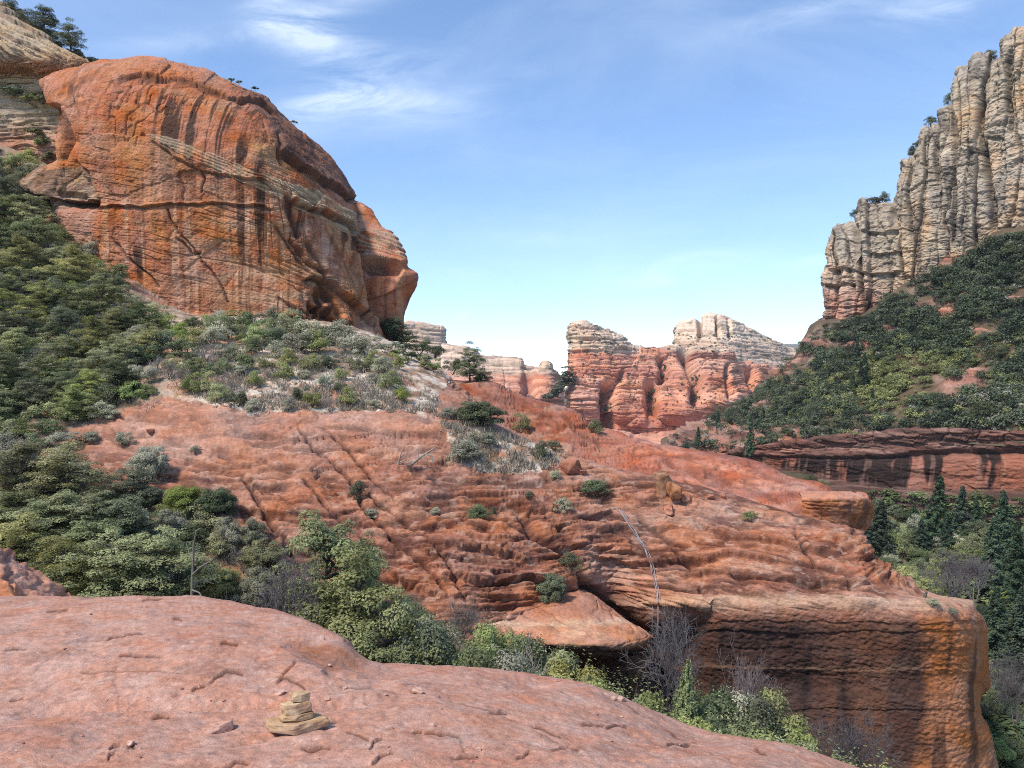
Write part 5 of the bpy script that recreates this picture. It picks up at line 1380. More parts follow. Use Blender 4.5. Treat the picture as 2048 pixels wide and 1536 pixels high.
def tier_tree_mesh(seed, nleaf, leaf, mats, tiers=9, wide=0.5, lean=0.0):
    """oak or juniper with flat sprays in tiers; one metre high; returns crown, trunk"""
    r = np.random.default_rng(seed); mb, st = MB(), MB()
    tr = np.array([[lean * t + 0.03 * math.sin(5 * t + seed), 0.03 * math.cos(4 * t + seed), -0.1 + 0.98 * t] for t in np.linspace(0, 1, 8)])
    V, Q = tube(tr, np.linspace(0.035, 0.006, 8), 7); st.add(V, Q, 0.5)
    cl = []
    for i in range(tiers):
        t = 0.16 + 0.82 * i / (tiers - 1)
        R = wide * (0.45 + 0.75 * math.sin(math.pi * min(1, (1.12 - t) * 0.8)) ** 1.0) * (1.0 if t < 0.8 else 1.0 - 1.5 * (t - 0.8))
        R = max(R, 0.09)
        k = 4 + int(8 * R / wide)
        for j in range(k):
            a = r.random() * 6.283; q = R * (0.2 + 0.95 * r.random())
            c = (lean * t + q * math.cos(a), q * math.sin(a), t * 0.98 + 0.065 * r.normal() - 0.15 * q)
            cl.append((c, 0.06 + 0.09 * r.random(), 0.15 + 0.7 * r.random()))
            if r.random() < 0.5:
                b = np.array([lean * t, 0, max(0.02, t - 0.12)])
                V, Q = tube([b, (b + c) / 2 + r.normal(size=3) * 0.02, c], [0.012, 0.008, 0.003], 4); st.add(V, Q, 0.5)
    fol(mb, r, cl, nleaf, leaf, up=0.8, flat=0.5)
    return mb.mesh('crown', mats[:1]), st.mesh('trunk', mats[1:2], True)


def conifer_mesh(seed, nleaf, leaf, mats, wide=0.2, droop=0.25, sparse=0.0):
    r = np.random.default_rng(seed); mb, st = MB(), MB()
    V, Q = tube([[0, 0, -0.05], [0.004, 0, 0.5], [0, 0, 0.98]], [0.018, 0.011, 0.002], 6); st.add(V, Q, 0.5)
    nb = 110; per = nleaf // nb
    for i in range(nb):
        t = 0.07 + 0.92 * (i + r.random()) / nb
        L = wide * (1.03 - t) ** 0.85 * (0.6 + 0.55 * r.random()) * (0.6 + 0.4 * min(1, t * 6))
        a = i * 2.4 + r.random() * 0.8
        if r.random() < sparse: continue
        s = np.sqrt(r.random(per)); off = r.normal(size=per) * 0.18 * L * (1 - 0.5 * s)
        dx, dy = math.cos(a), math.sin(a)
        p = np.stack([dx * s * L - dy * off, dy * s * L + dx * off, t - droop * L * s ** 1.4 + 0.012 * r.normal(size=per)], 1)
        nr = np.tile([dx * 0.35, dy * 0.35, 0.8], (per, 1)) + r.normal(size=(per, 3)) * 0.35; nr /= np.linalg.norm(nr, axis=1, keepdims=True)
        V, Q = leaf_quads(p, nr, np.full(per, leaf), r, 0.4)
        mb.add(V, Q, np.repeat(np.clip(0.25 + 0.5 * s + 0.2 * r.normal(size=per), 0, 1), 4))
    return mb.mesh('crown', mats[:1]), st.mesh('trunk', mats[1:2], True)


def bare_mesh(seed, levels, mats, spread=0.5, stems=4, twig=0.0035, name='branches', up=0.5):
    """leafless many-stemmed tree, one metre high"""
    r = np.random.default_rng(seed); mb = MB()

    def grow(p, d, L, rad, lv):
        n = 4; pts = [p]; dd = d.copy()
        for i in range(n):
            dd = dd + r.normal(size=3) * 0.16 + np.array([0, 0, 0.05 * up]); dd /= np.linalg.norm(dd)
            pts.append(pts[-1] + dd * L / n)
        V, Q = tube(pts, np.linspace(rad, max(rad * 0.55, twig), n + 1), 4 if lv < 2 else 3)
        mb.add(V, Q, np.clip(0.5 + 0.2 * r.normal(), 0, 1))
        if lv < levels:
            for k in range(3 if lv else 4):
                q = pts[2 + r.integers(3)]
                nd = dd + r.normal(size=3) * spread; nd[2] += 0.2 * up; nd /= np.linalg.norm(nd)
                grow(q, nd, L * (0.62 + 0.2 * r.random()), max(rad * 0.55, twig), lv + 1)
    for s in range(stems):
        d = np.array([r.normal() * spread * 0.7, r.normal() * spread * 0.7, 1.0]); d /= np.linalg.norm(d)
        grow(np.array([0.03 * r.normal(), 0.03 * r.normal(), -0.06]), d, 0.45, 0.016, 0)
    V = np.concatenate(mb.V); z = V[:, 2].max()
    mb.V = [v / z for v in mb.V]
    return mb.mesh(name, mats, True)


L_OAK = leaf_mat('oak leaves', (0.12, 0.145, 0.056), (0.4, 0.44, 0.2))
L_OLIVE = leaf_mat('olive leaves', (0.145, 0.165, 0.056), (0.48, 0.49, 0.21))
L_GREY = leaf_mat('grey green leaves', (0.21, 0.22, 0.15), (0.54, 0.55, 0.4))
L_DARK = leaf_mat('dark leaves', (0.062, 0.084, 0.042), (0.24, 0.28, 0.15))
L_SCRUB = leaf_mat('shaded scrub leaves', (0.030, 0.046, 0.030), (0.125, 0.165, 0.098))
L_FIR = leaf_mat('fir needles', (0.026, 0.056, 0.033), (0.094, 0.145, 0.085), 0.15)
L_BRIGHT = leaf_mat('bright leaves', (0.135, 0.18, 0.05), (0.44, 0.51, 0.18))
L_DRY = leaf_mat('dry grass', (0.20, 0.165, 0.11), (0.43, 0.39, 0.29), 0.2, 0.15)
B_BARK = leaf_mat('bark', (0.05, 0.042, 0.036), (0.12, 0.10, 0.085), 0)
B_GREY = leaf_mat('grey bare twigs', (0.15, 0.135, 0.12), (0.30, 0.275, 0.25), 0)
B_LILAC = leaf_mat('lilac bare twigs', (0.11, 0.095, 0.10), (0.24, 0.215, 0.225), 0)

KIT = {}


def kit_make():
    mats = dict(oak=L_OAK, olive=L_OLIVE, grey=L_GREY, dark=L_DARK, bright=L_BRIGHT)
    for nm, lm in mats.items():
        KIT[nm, 'big'] = [shrub_mesh(10 + i * 7 + len(nm), 40, 30000, 0.0130, [lm, B_BARK], 0.95, True, 9, (0.10, 0.17)) for i in range(2)]
        KIT[nm, 'mid'] = [shrub_mesh(50 + i * 5 + len(nm), 20, 4200, 0.022, [lm, B_BARK], 0.9) for i in range(3)]
        KIT[nm, 'low'] = [shrub_mesh(90 + i * 3 + len(nm), 12, 900, 0.050, [lm, B_BARK], 0.85, stems=3) for i in range(2)]
    for nm, lm in dict(oak=L_OAK, olive=L_OLIVE, dark=L_DARK, bright=L_BRIGHT).items():
        KIT[nm, 'tier'] = [tier_tree_mesh(200 + i * 11 + len(nm), 24000, 0.0125, [lm, B_BARK], 10, 0.40) for i in range(2)]
    KIT['pine', 'con'] = [conifer_mesh(301, 14000, 0.015, [L_BRIGHT, B_BARK], 0.33, 0.15)]
    KIT['fir', 'con'] = [conifer_mesh(311 + i, 9000, 0.016, [L_FIR, B_BARK], 0.21, 0.3, 0.08) for i in range(3)]
    KIT['skytree', 'con'] = [conifer_mesh(331 + i, 1500, 0.035, [L_FIR, B_BARK], 0.32, -0.1, 0.35) for i in range(2)]
    KIT['bare', 'big'] = [bare_mesh(401 + i, 5, [B_LILAC], 0.5, 4, 0.0016) for i in range(2)]
    KIT['bare', 'mid'] = [bare_mesh(411 + i, 4, [B_GREY], 0.6, 5, 0.0030) for i in range(2)]


kit_make()
PR = random.Random(3)
COUNT = {}


def put_single(me, name, loc, w, h, label, cat, group=None, rz=None):
    o = link(bpy.data.objects.new(name, me))
    o.location = loc; o.scale = (w, w * (0.85 + 0.3 * PR.random()), h)
    o.rotation_euler = (PR.gauss(0, 0.05), PR.gauss(0, 0.05), PR.random() * 6.283 if rz is None else rz)
    return tag(o, label, cat, group)


def put_tree(mm, name, loc, w, h, label, cat, group=None, rz=None, tilt=0.04):
    root = link(bpy.data.objects.new(name, None))
    root.location = loc; root.empty_display_size = 0.2
    root.rotation_euler = (PR.gauss(0, tilt), PR.gauss(0, tilt), PR.random() * 6.283 if rz is None else rz)
    tag(root, label, cat, group)
    for me, nm in zip(mm, ('crown', 'trunk')):
        c = link(bpy.data.objects.new(nm, me), root); c.scale = (w, w, h)
    return root


NAMES = dict(oak='scrub_oak', olive='scrub_oak', grey='manzanita_bush', dark='juniper_bush', bright='scrub_oak', bare='leafless_shrub', fir='fir_tree', pine='pine_tree')


def plant(kind, lvl, px, py, hpx, wpx, label, group=None, keys=('slope', 'ridge'), cat=None, d=None, name=None, sink=0.06):
    """base of the plant at photo point (px, py): its place on the ground is found by a ray, or given by d"""
    if d is None:
        hit = pick(px, py, keys)
        if hit is None: return None
        loc = hit[0]; dist = loc.y
    else:
        loc = P3(px, py, d); dist = d
    h, w = hpx * dist / F, wpx * dist / F
    loc = loc + Vector((0, 0, -sink * h))
    me = PR.choice(KIT[kind, lvl])
    nm = name or NAMES.get(kind, 'shrub')
    if isinstance(me, tuple):
        if lvl in ('con', 'tier'):
            ww = w / (0.66 if kind == 'pine' else 0.42 if kind == 'fir' else 0.64 if kind == 'skytree' else 0.80)
        else: ww = w
        return put_tree(me, nm, loc, ww, h * 1.05, label, cat or ('tree' if lvl in ('con', 'tier') or hpx > 110 else 'bush'), group)
    return put_single(me, nm, loc, w * 1.05, h * (1.15 if kind != 'bare' else 1.0), label, cat or 'bush', group)


def plant_top(kind, lvl, px, ytop, d, wpx, label, group=None, keys=('slope',), cat='tree', hmax=6.0, name=None):
    """tree whose foot is hidden: stands on the ground at distance d and reaches photo height ytop"""
    top = P3(px, ytop, d)
    g = drop(top.x, top.y, keys, top.z + 30)
    if g is None: g = top.z - 4
    h = min(top.z - g, hmax)
    if h < 0.4: h = 0.4
    loc = Vector((top.x, top.y, top.z - h - 0.05 * h))
    w = wpx * d / F
    if lvl in ('big', 'mid'):
        h = min(h, 4.2); loc = Vector((top.x, top.y, top.z - 1.05 * h)); w = max(w, 0.85 * h)
    me = PR.choice(KIT[kind, lvl]); nm = name or NAMES.get(kind, 'tree')
    if isinstance(me, tuple):
        ww = w / (0.66 if kind == 'pine' else 0.42 if kind == 'fir' else 0.80) if lvl in ('con', 'tier') else w
        return put_tree(me, nm, loc, ww, h * (1.05 if lvl in ('con', 'tier') else 1.25), label, cat, group)
    return put_single(me, nm, loc, w, h * 1.2, label, cat, group)


# ---- ravine just behind the slab: hand placed
RAV = 'trees in the ravine behind the slab'
T = [('oak', 'tier', 655, 1032, 29.5, 185, 'tall dark oak rising highest above the ravine against the cracked red slope'),
     ('bright', 'tier', 715, 1138, 27.5, 250, 'broad bright green oak just right of the tallest ravine oak'),
     ('oak', 'tier', 765, 1205, 26.0, 190, 'low spreading oak behind the scooped end of the rock dome'),
     ('dark', 'tier', 735, 1075, 31.0, 60, 'slim dark oak peeping out behind the tallest ravine oak'),
     ('dark', 'big', 812, 1190, 29.0, 95, 'dark rounded bush at the foot of the long diagonal crack'),
     ('grey', 'big', 880, 1232, 28.0, 90, 'grey green bush in the ravine left of the overhanging tongue'),
     ('oak', 'big', 990, 1236, 28.5, 105, 'round green bush in front of the left end of the rock tongue'),
     ('dark', 'big', 1052, 1262, 27.5, 90, 'dark green bush pressed against the front of the rock tongue'),
     ('grey', 'big', 1020, 1300, 24.5, 90, 'pale bush at the slab edge below the rock tongue'),
     ('olive', 'big', 1145, 1300, 25.0, 80, 'green bush standing under the lip of the rock tongue'),
     ('oak', 'big', 1180, 1340, 23.0, 90, 'low bush at the slab edge left of the rock pillar'),
     ('oak', 'big', 1105, 1328, 23.5, 70, 'small bush at the slab edge under the shade of the tongue'),
     ('pine', 'con', 1345, 1322, 26.5, 120, 'bright green conical young pine below the trickle of water'),
     ('olive', 'big', 1285, 1372, 24.5, 95, 'olive bush hugging the left side of the young pine'),
     ('oak', 'big', 1215, 1372, 22.0, 80, 'leafy bush on the slab edge below the rock pillar'),
     ('dark', 'big', 1425, 1355, 28.0, 110, 'dark green bush just right of the young pine'),
     ('oak', 'big', 1420, 1408, 25.0, 100, 'low green bush in front of the pine and slab edge'),
     ('grey', 'big', 1475, 1392, 27.5, 95, 'grey leaved bush against the base of the dark wall'),
     ('oak', 'big', 1548, 1392, 27.5, 120, 'round oak bush at the middle of the dark wall'),
     ('bright', 'big', 1500, 1432, 23.5, 110, 'bright bush at the slab edge below the dark wall'),
     ('bright', 'big', 1585, 1440, 24.0, 110, 'rightmost of the bright bushes along the slab edge'),
     ('olive', 'big', 1625, 1470, 23.0, 70, 'small olive bush where the slab edge bends down'),
     ('bright', 'big', 1720, 1508, 22.0, 60, 'small bright bush peeping over the slab at the lower corner'),
     ('dark', 'mid', 1380, 1440, 23.0, 70, 'little dark bush below the young pine'),
     ('bright', 'big', 1330, 1412, 21.5, 120, 'bright bush at the slab edge straight below the young pine'), ('oak', 'big', 1450, 1452, 21.0, 130, 'broad oak bush low at the slab edge before the dark wall'), ('oak', 'big', 1560, 1452, 22.0, 130, 'full green bush near the bend of the slab edge'),
     ('oak', 'big', 930, 1262, 26.0, 110, 'oak bush between the grey bush and the round one before the tongue'), ('dark', 'big', 850, 1250, 25.5, 100, 'dark bush at the slab edge right of the broad oaks'),
     ('oak', 'big', 1085, 1296, 26.0, 105, 'leafy bush under the middle of the rock tongue'), ('dark', 'big', 960, 1290, 24.5, 110, 'dark low bush on the slab edge in front of the tongue'),
     ('oak', 'big', 1240, 1356, 24.5, 90, 'leafy bush right below the rock pillar'), ('dark', 'big', 1460, 1425, 25.0, 100, 'dark bush between the pine and the bright bushes'), ('dark', 'big', 1520, 1405, 26.0, 90, 'dark bush behind the bright bushes at the wall foot'),
     ('oak', 'big', 1650, 1500, 21.0, 80, 'half hidden oak bush over the falling slab edge')]
for k, lv, px, yt, d, w, lab in T:
    plant_top(k, lv, px, yt, d, w, lab, RAV)
for i, (k, lv, px, yt, d, w, lab) in enumerate([('bare', 'big', 1362, 1240, 31.0, 140, 'large leafless lilac grey tree beside the trickle in the shaded hollow'), ('bare', 'big', 1500, 1318, 29.5, 110, 'leafless grey tree against the dark wall'),
                                ('bare', 'big', 1690, 1448, 27.5, 90, 'leafless grey shrub low against the dark wall near the slab'), ('bare', 'big', 598, 1128, 27.5, 100, 'leafless silver tree left of the broad bright oak'),
                                ('bare', 'mid', 918, 1190, 30.0, 60, 'bare twiggy shrub at the foot of the cracked slope'), ('bare', 'mid', 960, 1300, 25.0, 100, 'pale bare shrub low at the slab edge under the tongue'), ('bare', 'big', 1300, 1330, 31.0, 80, 'thin bare shrub behind the young pine')]):
    plant_top(k, lv, px, yt, d, w, lab, 'leafless trees in the ravine', name='leafless_tree')
LEFT = 'olive trees massed at the left of the slope'
T = [('olive', 'tier', 135, 1092, 25.0, 150, 'olive tree at the left foot of the rock slope close behind the outcrop'), ('oak', 'tier', 225, 1075, 26.5, 170, 'large olive green tree behind the slab left of the dead snag'),
     ('oak', 'tier', 312, 1068, 27.0, 170, 'dark rounded tree just left of the dead snag'), ('grey', 'big', 75, 1100, 24.0, 110, 'silvery bush above the broken outcrop'),
     ('olive', 'tier', 40, 895, 40.0, 150, 'olive tree high in the mass by the picture edge'), ('olive', 'tier', 118, 900, 40.5, 150, 'wide olive tree above the bare red patch'),
     ('grey', 'big', 20, 850, 45.0, 120, 'grey bush above the olive trees by the picture edge'), ('oak', 'tier', 180, 985, 36.5, 110, 'olive tree beside the bare red strip of slope'),
     ('olive', 'tier', 25, 990, 35.0, 120, 'yellow green tree low by the picture edge'), ('oak', 'tier', 105, 985, 36.0, 130, 'rounded olive tree in the middle of the mass'), ('dark', 'tier', 262, 938, 39.0, 85, 'small layered tree alone on the bare red strip'),
     ('dark', 'tier', 250, 1000, 36.0, 110, 'dark layered tree below the small layered one'), ('oak', 'tier', 190, 1040, 30.0, 130, 'olive tree half hidden behind the large ones'), ('olive', 'tier', 60, 1040, 30.0, 140, 'olive tree above the outcrop at the left')]
for k, lv, px, yt, d, w, lab in T:
    plant(k, lv, px, yt + 0.85 * w, 0.9 * w, w, lab, LEFT, ('slope',), cat='tree', sink=0.1)
T = [('grey', 'big', 300, 962, 95, 82, 'grey green pointed bush on the bare rock strip'), ('bright', 'big', 372, 1022, 72, 95, 'yellow green manzanita on the left edge of the rock slope'), ('dark', 'big', 430, 1032, 75, 80, 'dark bush joined to the yellow green manzanita'),
     ('olive', 'big', 530, 1136, 78, 88, 'round bright bush at the lower left edge of the rock slope'), ('grey', 'big', 455, 1100, 80, 80, 'pale grey bush at the foot of the rock slope'), ('grey', 'big', 505, 1085, 60, 60, 'small silvery bush at the foot of the rock slope'),
     ('grey', 'big', 340, 1075, 70, 80, 'silvery bush left of the dead snag'), ('olive', 'big', 445, 1195, 75, 95, 'yellowish bush right of the dead snag'), ('grey', 'big', 520, 1205, 85, 100, 'pale bush behind the crest of the rock dome'),
     ('dark', 'mid', 716, 1000, 58, 38, 'thin upright juniper growing in the upper diagonal crack'), ('dark', 'mid', 955, 1036, 30, 52, 'low green bush alone on the middle of the rock slope'), ('grey', 'mid', 1127, 1022, 38, 42, 'small bush right of the lone bush on the slope'),
     ('dark', 'mid', 1190, 988, 34, 78, 'wide dark bush on the slope left of the balanced boulder'), ('dark', 'big', 1102, 1205, 75, 62, 'dark bush rooted in the gully above the tongue'), ('dark', 'mid', 1142, 1140, 40, 52, 'bush leaning out of the gully above the tongue'),
     ('grey', 'mid', 1085, 1242, 24, 40, 'tiny pale bush on top of the tongue'), ('grey', 'mid', 1130, 1232, 20, 30, 'bluish agave like tuft on top of the tongue'), ('dark', 'mid', 985, 1028, 20, 22, 'tiny dark bush beside the lone bush on the slope'),
     ('dark', 'big', 958, 848, 62, 105, 'broad dark green bush on the crest of the hill'), ('oak', 'mid', 1043, 862, 42, 38, 'round bush on the ridge right of the broad dark bush'), ('dark', 'mid', 1192, 868, 34, 30, 'single bush on the ridge before the red mesa'),
     ('grey', 'mid', 930, 918, 44, 80, 'grey bush in the dry grass patch'), ('dark', 'mid', 1082, 915, 40, 42, 'dark bush at the right end of the dry grass patch'), ('grey', 'mid', 960, 890, 34, 55, 'pale bush at the top of the dry grass patch'),
     ('dark', 'mid', 1110, 900, 28, 36, 'small dark bush against the darker red ridge'), ('grey', 'mid', 1108, 960, 26, 26, 'thin tuft below the dry grass patch'), ('dark', 'mid', 1058, 998, 20, 26, 'tiny tuft in the middle of the rock slope'),
     ('oak', 'mid', 1500, 1037, 18, 40, 'low bush on the right flank above the wall'), ('grey', 'mid', 1905, 1228, 14, 34, 'small sage tuft on the flat end of the wall'), ('grey', 'mid', 1868, 1212, 18, 30, 'sage tuft beside the leaning stump on the wall'),
     ('grey', 'mid', 870, 1030, 18, 22, 'tiny tuft right of the long diagonal cracks'), ('grey', 'mid', 745, 1035, 26, 30, 'pale tuft in the lower diagonal crack'), ('grey', 'mid', 390, 905, 22, 20, 'lone tuft on the upper left of the rock slope'),
     ('grey', 'mid', 165, 885, 30, 70, 'grey bush above the bare red patch'), ('grey', 'mid', 250, 890, 36, 36, 'upright grey tuft on the upper left rock'), ('grey', 'mid', 895, 835, 24, 40, 'purplish bush on the hill shoulder')]
for k, lv, px, py, h, w, lab in T:
    plant(k, lv, px, py, h, w, lab, None)
plant('olive', 'big', 1812, 1192, 78, 118, 'round green tree growing behind the bench at the end of the wall', None, d=39.5, cat='tree')
plant('dark', 'big', 1770, 1160, 60, 60, 'dark bush where the slope meets the canyon trees', None, d=41)
# crest tree against the sky left of centre
plant('dark', 'tier', 938, 757, 62, 48, 'dark ragged juniper standing alone on the ridge against the sky', None, d=70, name='juniper_tree', cat='tree')
plant('dark', 'mid', 905, 745, 34, 40, 'bush left of the lone juniper on the ridge', None, d=71)
plant('dark', 'mid', 968, 765, 30, 40, 'bush right of the lone juniper on the ridge', None, d=70)


# ---- hillside scrub: scattered individuals, largest kept apart by distance
def scatter(poly, n, spacing, seed, keys, fn, tries=40):
    r = random.Random(seed); pts = []
    xs = [p[0] for p in poly]; ys = [p[1] for p in poly]
    for _ in range(n * tries):
        x, y = r.uniform(max(-25, min(xs)), min(2070, max(xs))), r.uniform(min(ys), max(ys))
        if not inpoly(np.array([x]), np.array([y]), poly)[0]: continue
        sp = spacing(x, y)
        if any((x - a) ** 2 + ((y - b) * 1.35) ** 2 < sp * sp for a, b in pts): continue
        pts.append((x, y)); fn(x, y, sp, r)
        if len(pts) >= n: break
    return len(pts)


def hill(x, y, sp, r):
    if x < 250:
        z, g = 'on the dense hillside left of the orange butte', 'bushes on the hillside left of the butte'
    elif y < 720:
        z, g = 'in the thicket below the orange butte', 'bushes below the butte'
    else:
        z, g = 'on the gravelly shoulder under the thicket', 'bushes on the gravelly shoulder'
    k = r.choices(['oak', 'olive', 'grey', 'dark', 'bright', 'bare'], (3, 2, 4, 2.4, 0.6, 1.3) if x > 250 else (4, 2, 3, 3, 1, 1))[0]
    w = sp * r.uniform(1.3, 1.95) * (1.15 if x < 250 else 1.35 if y < 715 else 1)
    lab = {'oak': 'green scrub oak ', 'olive': 'olive green scrub oak ', 'grey': 'grey green manzanita ', 'dark': 'dark green juniper bush ', 'bright': 'yellowish scrub oak ', 'bare': 'leafless grey shrub '}[k] + z
    plant(k, 'mid', x, y, w * r.uniform(0.75, 1.0), w, lab, lab.split(' on ')[0].split(' in ')[0] + ' ' + g, ('slope',))


n1 = scatter([(-25, 295), (100, 290), (115, 420), (215, 540), (250, 610), (330, 655), (480, 655), (540, 650), (620, 665), (700, 700), (790, 725), (800, 765), (640, 745), (520, 745), (420, 745), (330, 765), (285, 812), (140, 865), (60, 880), (-25, 900)],
             215, lambda x, y: 20 + 9 * (y - 300) / 500 + (3 if x < 260 else 0), 5, None, hill)
def hilltree(x, y, sp, r):
    k = r.choice(['oak', 'oak', 'olive', 'dark'])
    w = sp * r.uniform(1.25, 1.8)
    lab = {'oak': 'green scrub oak tree', 'olive': 'olive green oak tree', 'dark': 'dark green juniper tree'}[k] + ' standing above the bushes left of the orange butte'
    plant(k, 'tier', x, y, w * r.uniform(0.85, 1.15), w, lab, lab.split(' standing')[0] + 's on the left hillside', ('slope',), cat='tree', sink=0.1)


n6 = scatter([(-25, 420), (60, 440), (150, 560), (235, 640), (330, 690), (260, 780), (150, 840), (-25, 860)], 42, lambda x, y: 48, 15, None, hilltree)
n2 = scatter([(330, 765), (420, 750), (640, 750), (800, 765), (860, 830), (740, 825), (500, 825), (400, 800)], 26, lambda x, y: 26 + 14 * ((x * 7.3 + y * 3.1) % 1), 6, None,
             lambda x, y, sp, r: hill(x, y, sp * 0.75, r))


def low(x, y, sp, r):
    k = r.choices(['oak', 'olive', 'grey', 'dark', 'bare'], (3, 3, 3, 2, 1.2))[0]
    lab = {'oak': 'green scrub oak', 'olive': 'olive green scrub oak', 'grey': 'grey green manzanita', 'dark': 'dark green juniper bush', 'bare': 'bare grey shrub'}[k] + ' filling the left thicket between the olive trees'
    w = sp * r.uniform(1.1, 1.6)
    plant(k, 'mid', x, y, w * r.uniform(0.7, 1.0), w, lab, lab.split(' filling')[0] + ' bushes of the left thicket', ('slope',))


n3 = scatter([(-25, 870), (60, 872), (150, 905), (185, 1000), (320, 1020), (440, 1070), (500, 1140), (590, 1205), (720, 1260), (500, 1230), (300, 1210), (-25, 1200)], 62, lambda x, y: 38 + 12 * (y - 870) / 300, 8, None, low)
n4 = scatter([(770, 665), (800, 690), (900, 720), (910, 745), (850, 745), (770, 715)], 18, lambda x, y: 17, 9, None,
             lambda x, y, sp, r: plant(r.choice(['oak', 'dark', 'grey']), 'low', x, y, 26, 34, 'bush on the ledges right of the butte foot', 'bushes right of the butte foot', ('slope', 'ridge', 'nose')))
for x, y, h, w in ((785, 672, 50, 60), (812, 690, 40, 55), (840, 705, 34, 50), (870, 712, 26, 44)):
    plant('dark', 'mid', x, y, h, w, 'dark bush crowding the right foot of the butte', 'dark bushes at the right foot of the butte', d=86)

# ---- skyline plants on the cliffs
for x, y, h, w, lab in ((85, 78, 62, 58, 'larger juniper leaning on the cream cliff top'), (140, 98, 50, 44, 'second juniper on the cream cliff top right of the larger one'), (18, 40, 36, 50, 'dark bush at the corner of the cream cliff top')):
    plant('dark', 'tier', x, y, h, w, lab, None, d=106, name='juniper_tree', cat='tree')
for x, y in ((45, 55), (60, 62), (110, 92), (160, 112), (178, 125), (192, 130), (8, 40)):
    plant('dark', 'low', x, y + 4, 22, 30, 'small dark bush along the rim of the cream cliff', 'bushes on the cream cliff rim', d=106.5)
for x, y in ((10, 185), (30, 190), (60, 200), (85, 205), (85, 290), (70, 270), (95, 320), (20, 320), (55, 318)):
    plant('oak', 'low', x, y, 24, 36, 'bush on a ledge of the cream cliff', 'bushes on the cream cliff ledges', d=103.4)
for x, y in ((462, 162), (478, 168), (588, 248), (510, 180)):
    plant('dark', 'low', x, y, 10, 14, 'tiny bush on the crest of the orange butte', 'tiny bushes on the butte crest', d=84)
for x, y, h, w in ((1692, 452, 12, 20), (1712, 432, 16, 22), (1745, 402, 14, 36), (1770, 402, 22, 18), (1825, 312, 24, 20), (1834, 292, 16, 18), (1862, 246, 22, 18), (1898, 206, 24, 18), (1924, 168, 26, 20), (1936, 150, 20, 24), (1948, 145, 26, 18), (1983, 118, 24, 20), (1970, 122, 16, 18)):
    plant('dark', 'mid', x, y + 4, h * 1.2, w * 1.2, 'small dark tree on the stepped rim of the grey cliff', 'trees on the grey cliff rim', d=float(np.interp(x, [1660, 1722, 1806, 1910, 2040], [197, 191, 185, 179, 169])), name='rim_tree', cat='tree')

# ---- canyon bottom on the right: conifers and round trees
FIRS = [(1868, 955, 1085, 98, 62, 'tall fir in front of the streaked wall'), (1922, 975, 1080, 104, 48, 'slimmer fir right of the tall one by the streaked wall'), (1985, 1040, 1190, 74, 66, 'dark cone shaped fir above the misty leafless trees'), (2012, 985, 1120, 90, 60, 'tall fir at the right picture edge behind the dark cone shaped fir'),
        (1760, 1005, 1105, 80, 62, 'dark fir close behind the square ledge'), (1735, 1030, 1100, 78, 46, 'small fir half hidden by the square ledge'), (1840, 1040, 1100, 96, 40, 'small fir left of the tall one'), (1830, 1010, 1075, 110, 34, 'far slender fir before the bench'),
        (2040, 1050, 1210, 66, 70, 'fir cut by the picture edge'), (1960, 1000, 1090, 108, 40, 'distant fir between the two tall firs'), (2035, 1180, 1420, 50, 110, 'large near fir at the right picture edge'), (1990, 1180, 1330, 58, 80, 'broad fir behind the end of the wall'), (1895, 1030, 1110, 92, 40, 'young fir below the slimmer fir'),
        (1500, 830, 912, 150, 22, 'dark spire tree left of the streaked wall'), (1395, 855, 912, 165, 22, 'dark spire tree on the banded shelf')]
for x, yt, yb, d, w, lab in FIRS:
    plant('fir', 'con', x, yb, yb - yt, w * 1.3, lab, None, d=d, cat='tree', sink=0.02)
for x, yt, yb, d, w in ((1905, 1092, 1190, 66, 110), (1950, 1110, 1200, 64, 90), (1880, 1120, 1210, 60, 80), (2010, 1290, 1400, 46, 90), (2030, 1330, 1440, 44, 80)):
    plant('bare', 'big', x, yb, yb - yt, w, 'misty lilac leafless tree in the canyon bottom', 'leafless trees in the canyon bottom', d=d, cat='tree', name='leafless_tree', sink=0)


def canyon(x, y, sp, r):
    k = r.choices(['dark', 'oak', 'grey', 'bright'], (5, 3, 1, 1.5))[0]
    hit = pick(x, y, ('floor',))
    if hit is None: return
    w = sp * r.uniform(1.2, 1.7)
    lab = {'dark': 'dark green', 'oak': 'green', 'grey': 'grey green', 'bright': 'bright green'}[k] + (' bush under the streaked wall across the canyon' if y < 1090 else ' broadleaf tree in the canyon bottom by the end of the wall')
    plant(k, 'mid' if y < 1200 else 'big', x, y, w * r.uniform(0.8, 1.1), w, lab, lab.replace(' bush', ' bushes').replace(' tree', ' trees'), ('floor',), name='canyon_tree')


n5 = scatter([(1560, 965), (1780, 985), (2070, 1000), (2070, 1560), (1985, 1560), (1975, 1400), (1960, 1230), (1850, 1200), (1760, 1150), (1740, 1060), (1700, 1000)], 120, lambda x, y: 18 + 42 * max(0, y - 980) / 450, 12, None, canyon)
print('plants', n1, n2, n3, n4, n5)


